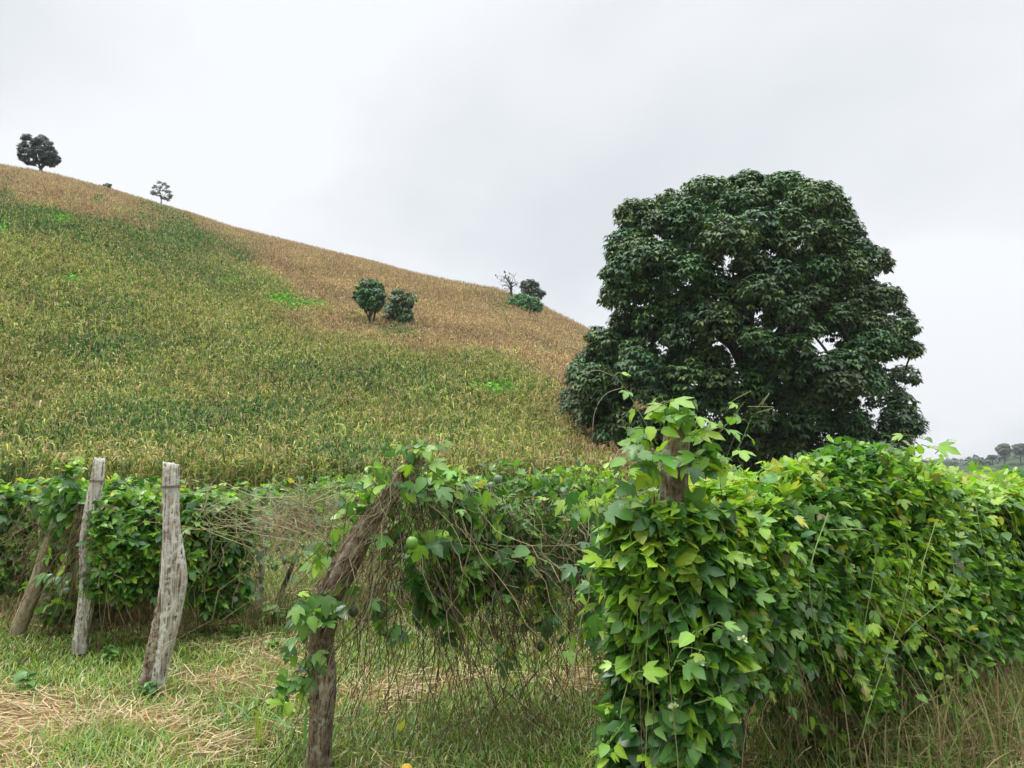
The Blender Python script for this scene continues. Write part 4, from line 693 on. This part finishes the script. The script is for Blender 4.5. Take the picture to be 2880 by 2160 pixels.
weed(455, 1330, .13, 40, [(.09, .23, .05), (.13, .30, .07)], 'wide-leaved green weed around the foot of the dark stake', h=.22)
weed(590, 1345, .10, 70, [(.12, .28, .05), (.18, .36, .07)], 'fresh green weed patch beside the pale thin post', h=.2); weed(650, 1335, .09, 60, [(.12, .28, .05), (.18, .36, .07)], 'fresh green weed just left of the arched trunk foliage', h=.2)
weed(76, 1490, .10, 14, [(.09, .21, .05), (.14, .28, .06)], 'low weed with a few broad round leaves at the lower left', h=.16)
weed(325, 1500, .05, 90, [(.06, .15, .04), (.1, .22, .05)], 'dark low weed at the foot of the thick whitish post', h=.1)
weed(235, 1425, .06, 50, GRN, 'small weed at the foot of the slimmer crooked post', h=.12)
weed(590, 1400, .05, 30, [(.2, .34, .07)], 'tiny light green weed in the middle of the grass', h=.1); weed(515, 1375, .06, 30, GRN, 'little weed right of the thick whitish post', h=.12)
weed(620, 1545, .06, 12, [(.3, .48, .06)], 'bright young seedling left of the arched trunk base', h=.12)
weed(1790, 1560, .09, 16, GRN, 'low green leaves on the ground under the near right hedge', h=.2); weed(2010, 1500, .09, 18, GRN, 'green weed in tall dry grass below the right hedge', h=.35); weed(1660, 1610, .1, 14, [(.12, .26, .05), (.4, .38, .06)], 'yellowing weed at the right foot of the leafy column', h=.25)
def tufts(name, label, spots, n, Lr, w_, cols, pr, kind=None, cat=None, spread=.15, lean=.5, mat=M_VINE):
    g = Geo(); B = []
    for dx, dy in spots:
        b = onground(dx, dy); B.append(b)
        m = n; a = R.uniform(0, 6.283, m); L_ = R.uniform(*Lr, m); ln = R.uniform(.1, 1, m)*lean; b0 = b+np.c_[R.normal(0, spread, (m, 2)), np.zeros(m)]; b0[:, 2] = 0
        o = np.stack([np.cos(a), np.sin(a), 0*a], 1); t = np.linspace(0, 1, 7)[None, :, None]
        pts = b0[:, None]+UP*(L_[:, None, None]*(t-.45*ln[:, None, None]*t*t*1.3))+o[:, None]*(L_*ln)[:, None, None]*t**1.7
        ribbons(g, pts, nrm(np.stack([-np.sin(a), np.cos(a), 0*a], 1)), R.uniform(.6, 1.2, (m, 1))*w_*np.array([.6, .9, 1, 1, .85, .55, .08]), pick(cols, pr, m))
    o = g.build(name, mat, origin=B[0]*[1, 1, 0]); return tag(o, label, cat, kind=kind)
tufts('tall_grass', 'tall mixed green and dry grass standing under the right vine hedge', [(x_, y_) for x_, y_ in zip(R.uniform(1640, 2330, 100), R.uniform(1480, 1680, 100))], 30, (.12, .72), .006, [(.32, .25, .12), (.46, .37, .2), (.17, .25, .06), (.22, .13, .07), (.12, .22, .05)], [3, 2, 3, 1, 2], kind='stuff', lean=1.0, spread=.2, mat=M_DRY)
tufts('undergrowth', 'low dry weeds and stems along the foot of the back hedges', [(x_, 1330+R.normal(0, 12)) for x_ in R.uniform(-60, 760, 130)], 26, (.1, .38), .008, [(.30, .2, .11), (.38, .3, .16), (.15, .2, .06), (.2, .11, .07), (.10, .2, .05)], [3, 2, 2, 2, 2], kind='stuff', lean=.8, spread=.3, mat=M_DRY)
tufts('broad_grass_clump', 'clump of long broad grass blades arching out of the straw by the thick whitish post', [(500, 1585)], 11, (.25, .55), .013, [(.09, .2, .05), (.14, .27, .06)], [1, 1], cat='grass', spread=.05, lean=1.7)
tufts('yellow_green_sprout', 'yellow-green grass sprout standing in straw near the arched trunk', [(560, 1610)], 6, (.2, .32), .012, [(.36, .46, .07)], [1], cat='grass', spread=.02, lean=.5)
tufts('broad_grass_clump', 'long grass blades crossing the base of the arched trunk', [(650, 1640)], 8, (.35, .55), .018, [(.12, .27, .07)], [1], cat='grass', spread=.05, lean=.9)
tufts('broad_grass_clump', 'pale arching grass blades in front of the right hedge', [(1925, 1590)], 12, (.5, .85), .02, [(.22, .3, .12), (.3, .36, .18)], [1, 1], cat='grass', spread=.08, lean=.8)
tufts('broad_grass_clump', 'tall grey-green grass blades rising through the right hedge foliage', [(1990, 1570)], 8, (.7, 1.0), .02, [(.2, .28, .11)], [1], cat='grass', spread=.08, lean=.3)
# fallen fruit and leaf
b = onground(878, 1678); b[2] = .03; r0 = thing('fallen_fruit', b-[0, 0, .03], 'round yellow fruit lying in the grass at the bottom edge', 'fruit'); o = fruit(r0, b, .033, M_YEL)
b = onground(862, 1612); g = Geo(); leaves(g, T_OVAL, np.array([b+UP*.09]), np.array([[.2, -.1, .4]]), np.array([[0, -1, .3]]), np.array([.06]), np.array([[.5, .5, .04]])); tag(g.build('fallen_leaf', M_VINE, origin=b), 'single yellow leaf caught upright in the grass', 'leaf')
g = Geo(); P = smoothpath([onground(1085, 1540)+UP*.16, onground(1130, 1560)+UP*.1, onground(1170, 1580)+UP*.06, onground(1210, 1600)+UP*.02], 20); tubes(g, P[None], np.full((1, 20), .004), np.array([[.08, .05, .035]]), 6)
for k in (5, 9, 14): branch(g, P[k], P[k]+[R.normal(0, .06), 0, .08], .003, .0015, np.array([.08, .05, .035]), 5, 0, 4)
tag(g.build('fallen_twig', M_STEM, origin=P[0]), 'dark curved dead twig lying in the straw behind the arch row', 'twig')
# ------------------------------------------------------------------ haze
HZ = True
if HZ:
    x0, x1, y0, y1, z0, z1 = -700, 1100, -60, 1250, -2.0, 125
    V = np.array([(x, y, z) for x in (x0, x1) for y in (y0, y1) for z in (z0, z1)], float); Fq = np.array([(0, 1, 3, 2), (4, 6, 7, 5), (0, 4, 5, 1), (2, 3, 7, 6), (0, 2, 6, 4), (1, 5, 7, 3)])
    m, nt2, out2 = newmat('haze_air'); pv = nt2.nodes.new('ShaderNodeVolumePrincipled'); pv.inputs['Color'].default_value = (.86, .92, 1, 1); pv.inputs['Density'].default_value = .0002; pv.inputs['Anisotropy'].default_value = 0
    nt2.links.new(pv.outputs[0], out2.inputs['Volume']); tag(mesh_np('haze', V, [Fq], None, m, smooth=False), kind='stuff')
sc.render.engine = 'CYCLES'; sc.cycles.max_bounces = 5; sc.cycles.diffuse_bounces = 3; sc.cycles.glossy_bounces = 1; sc.cycles.transmission_bounces = 3; sc.cycles.volume_bounces = 0; sc.cycles.use_denoising = True
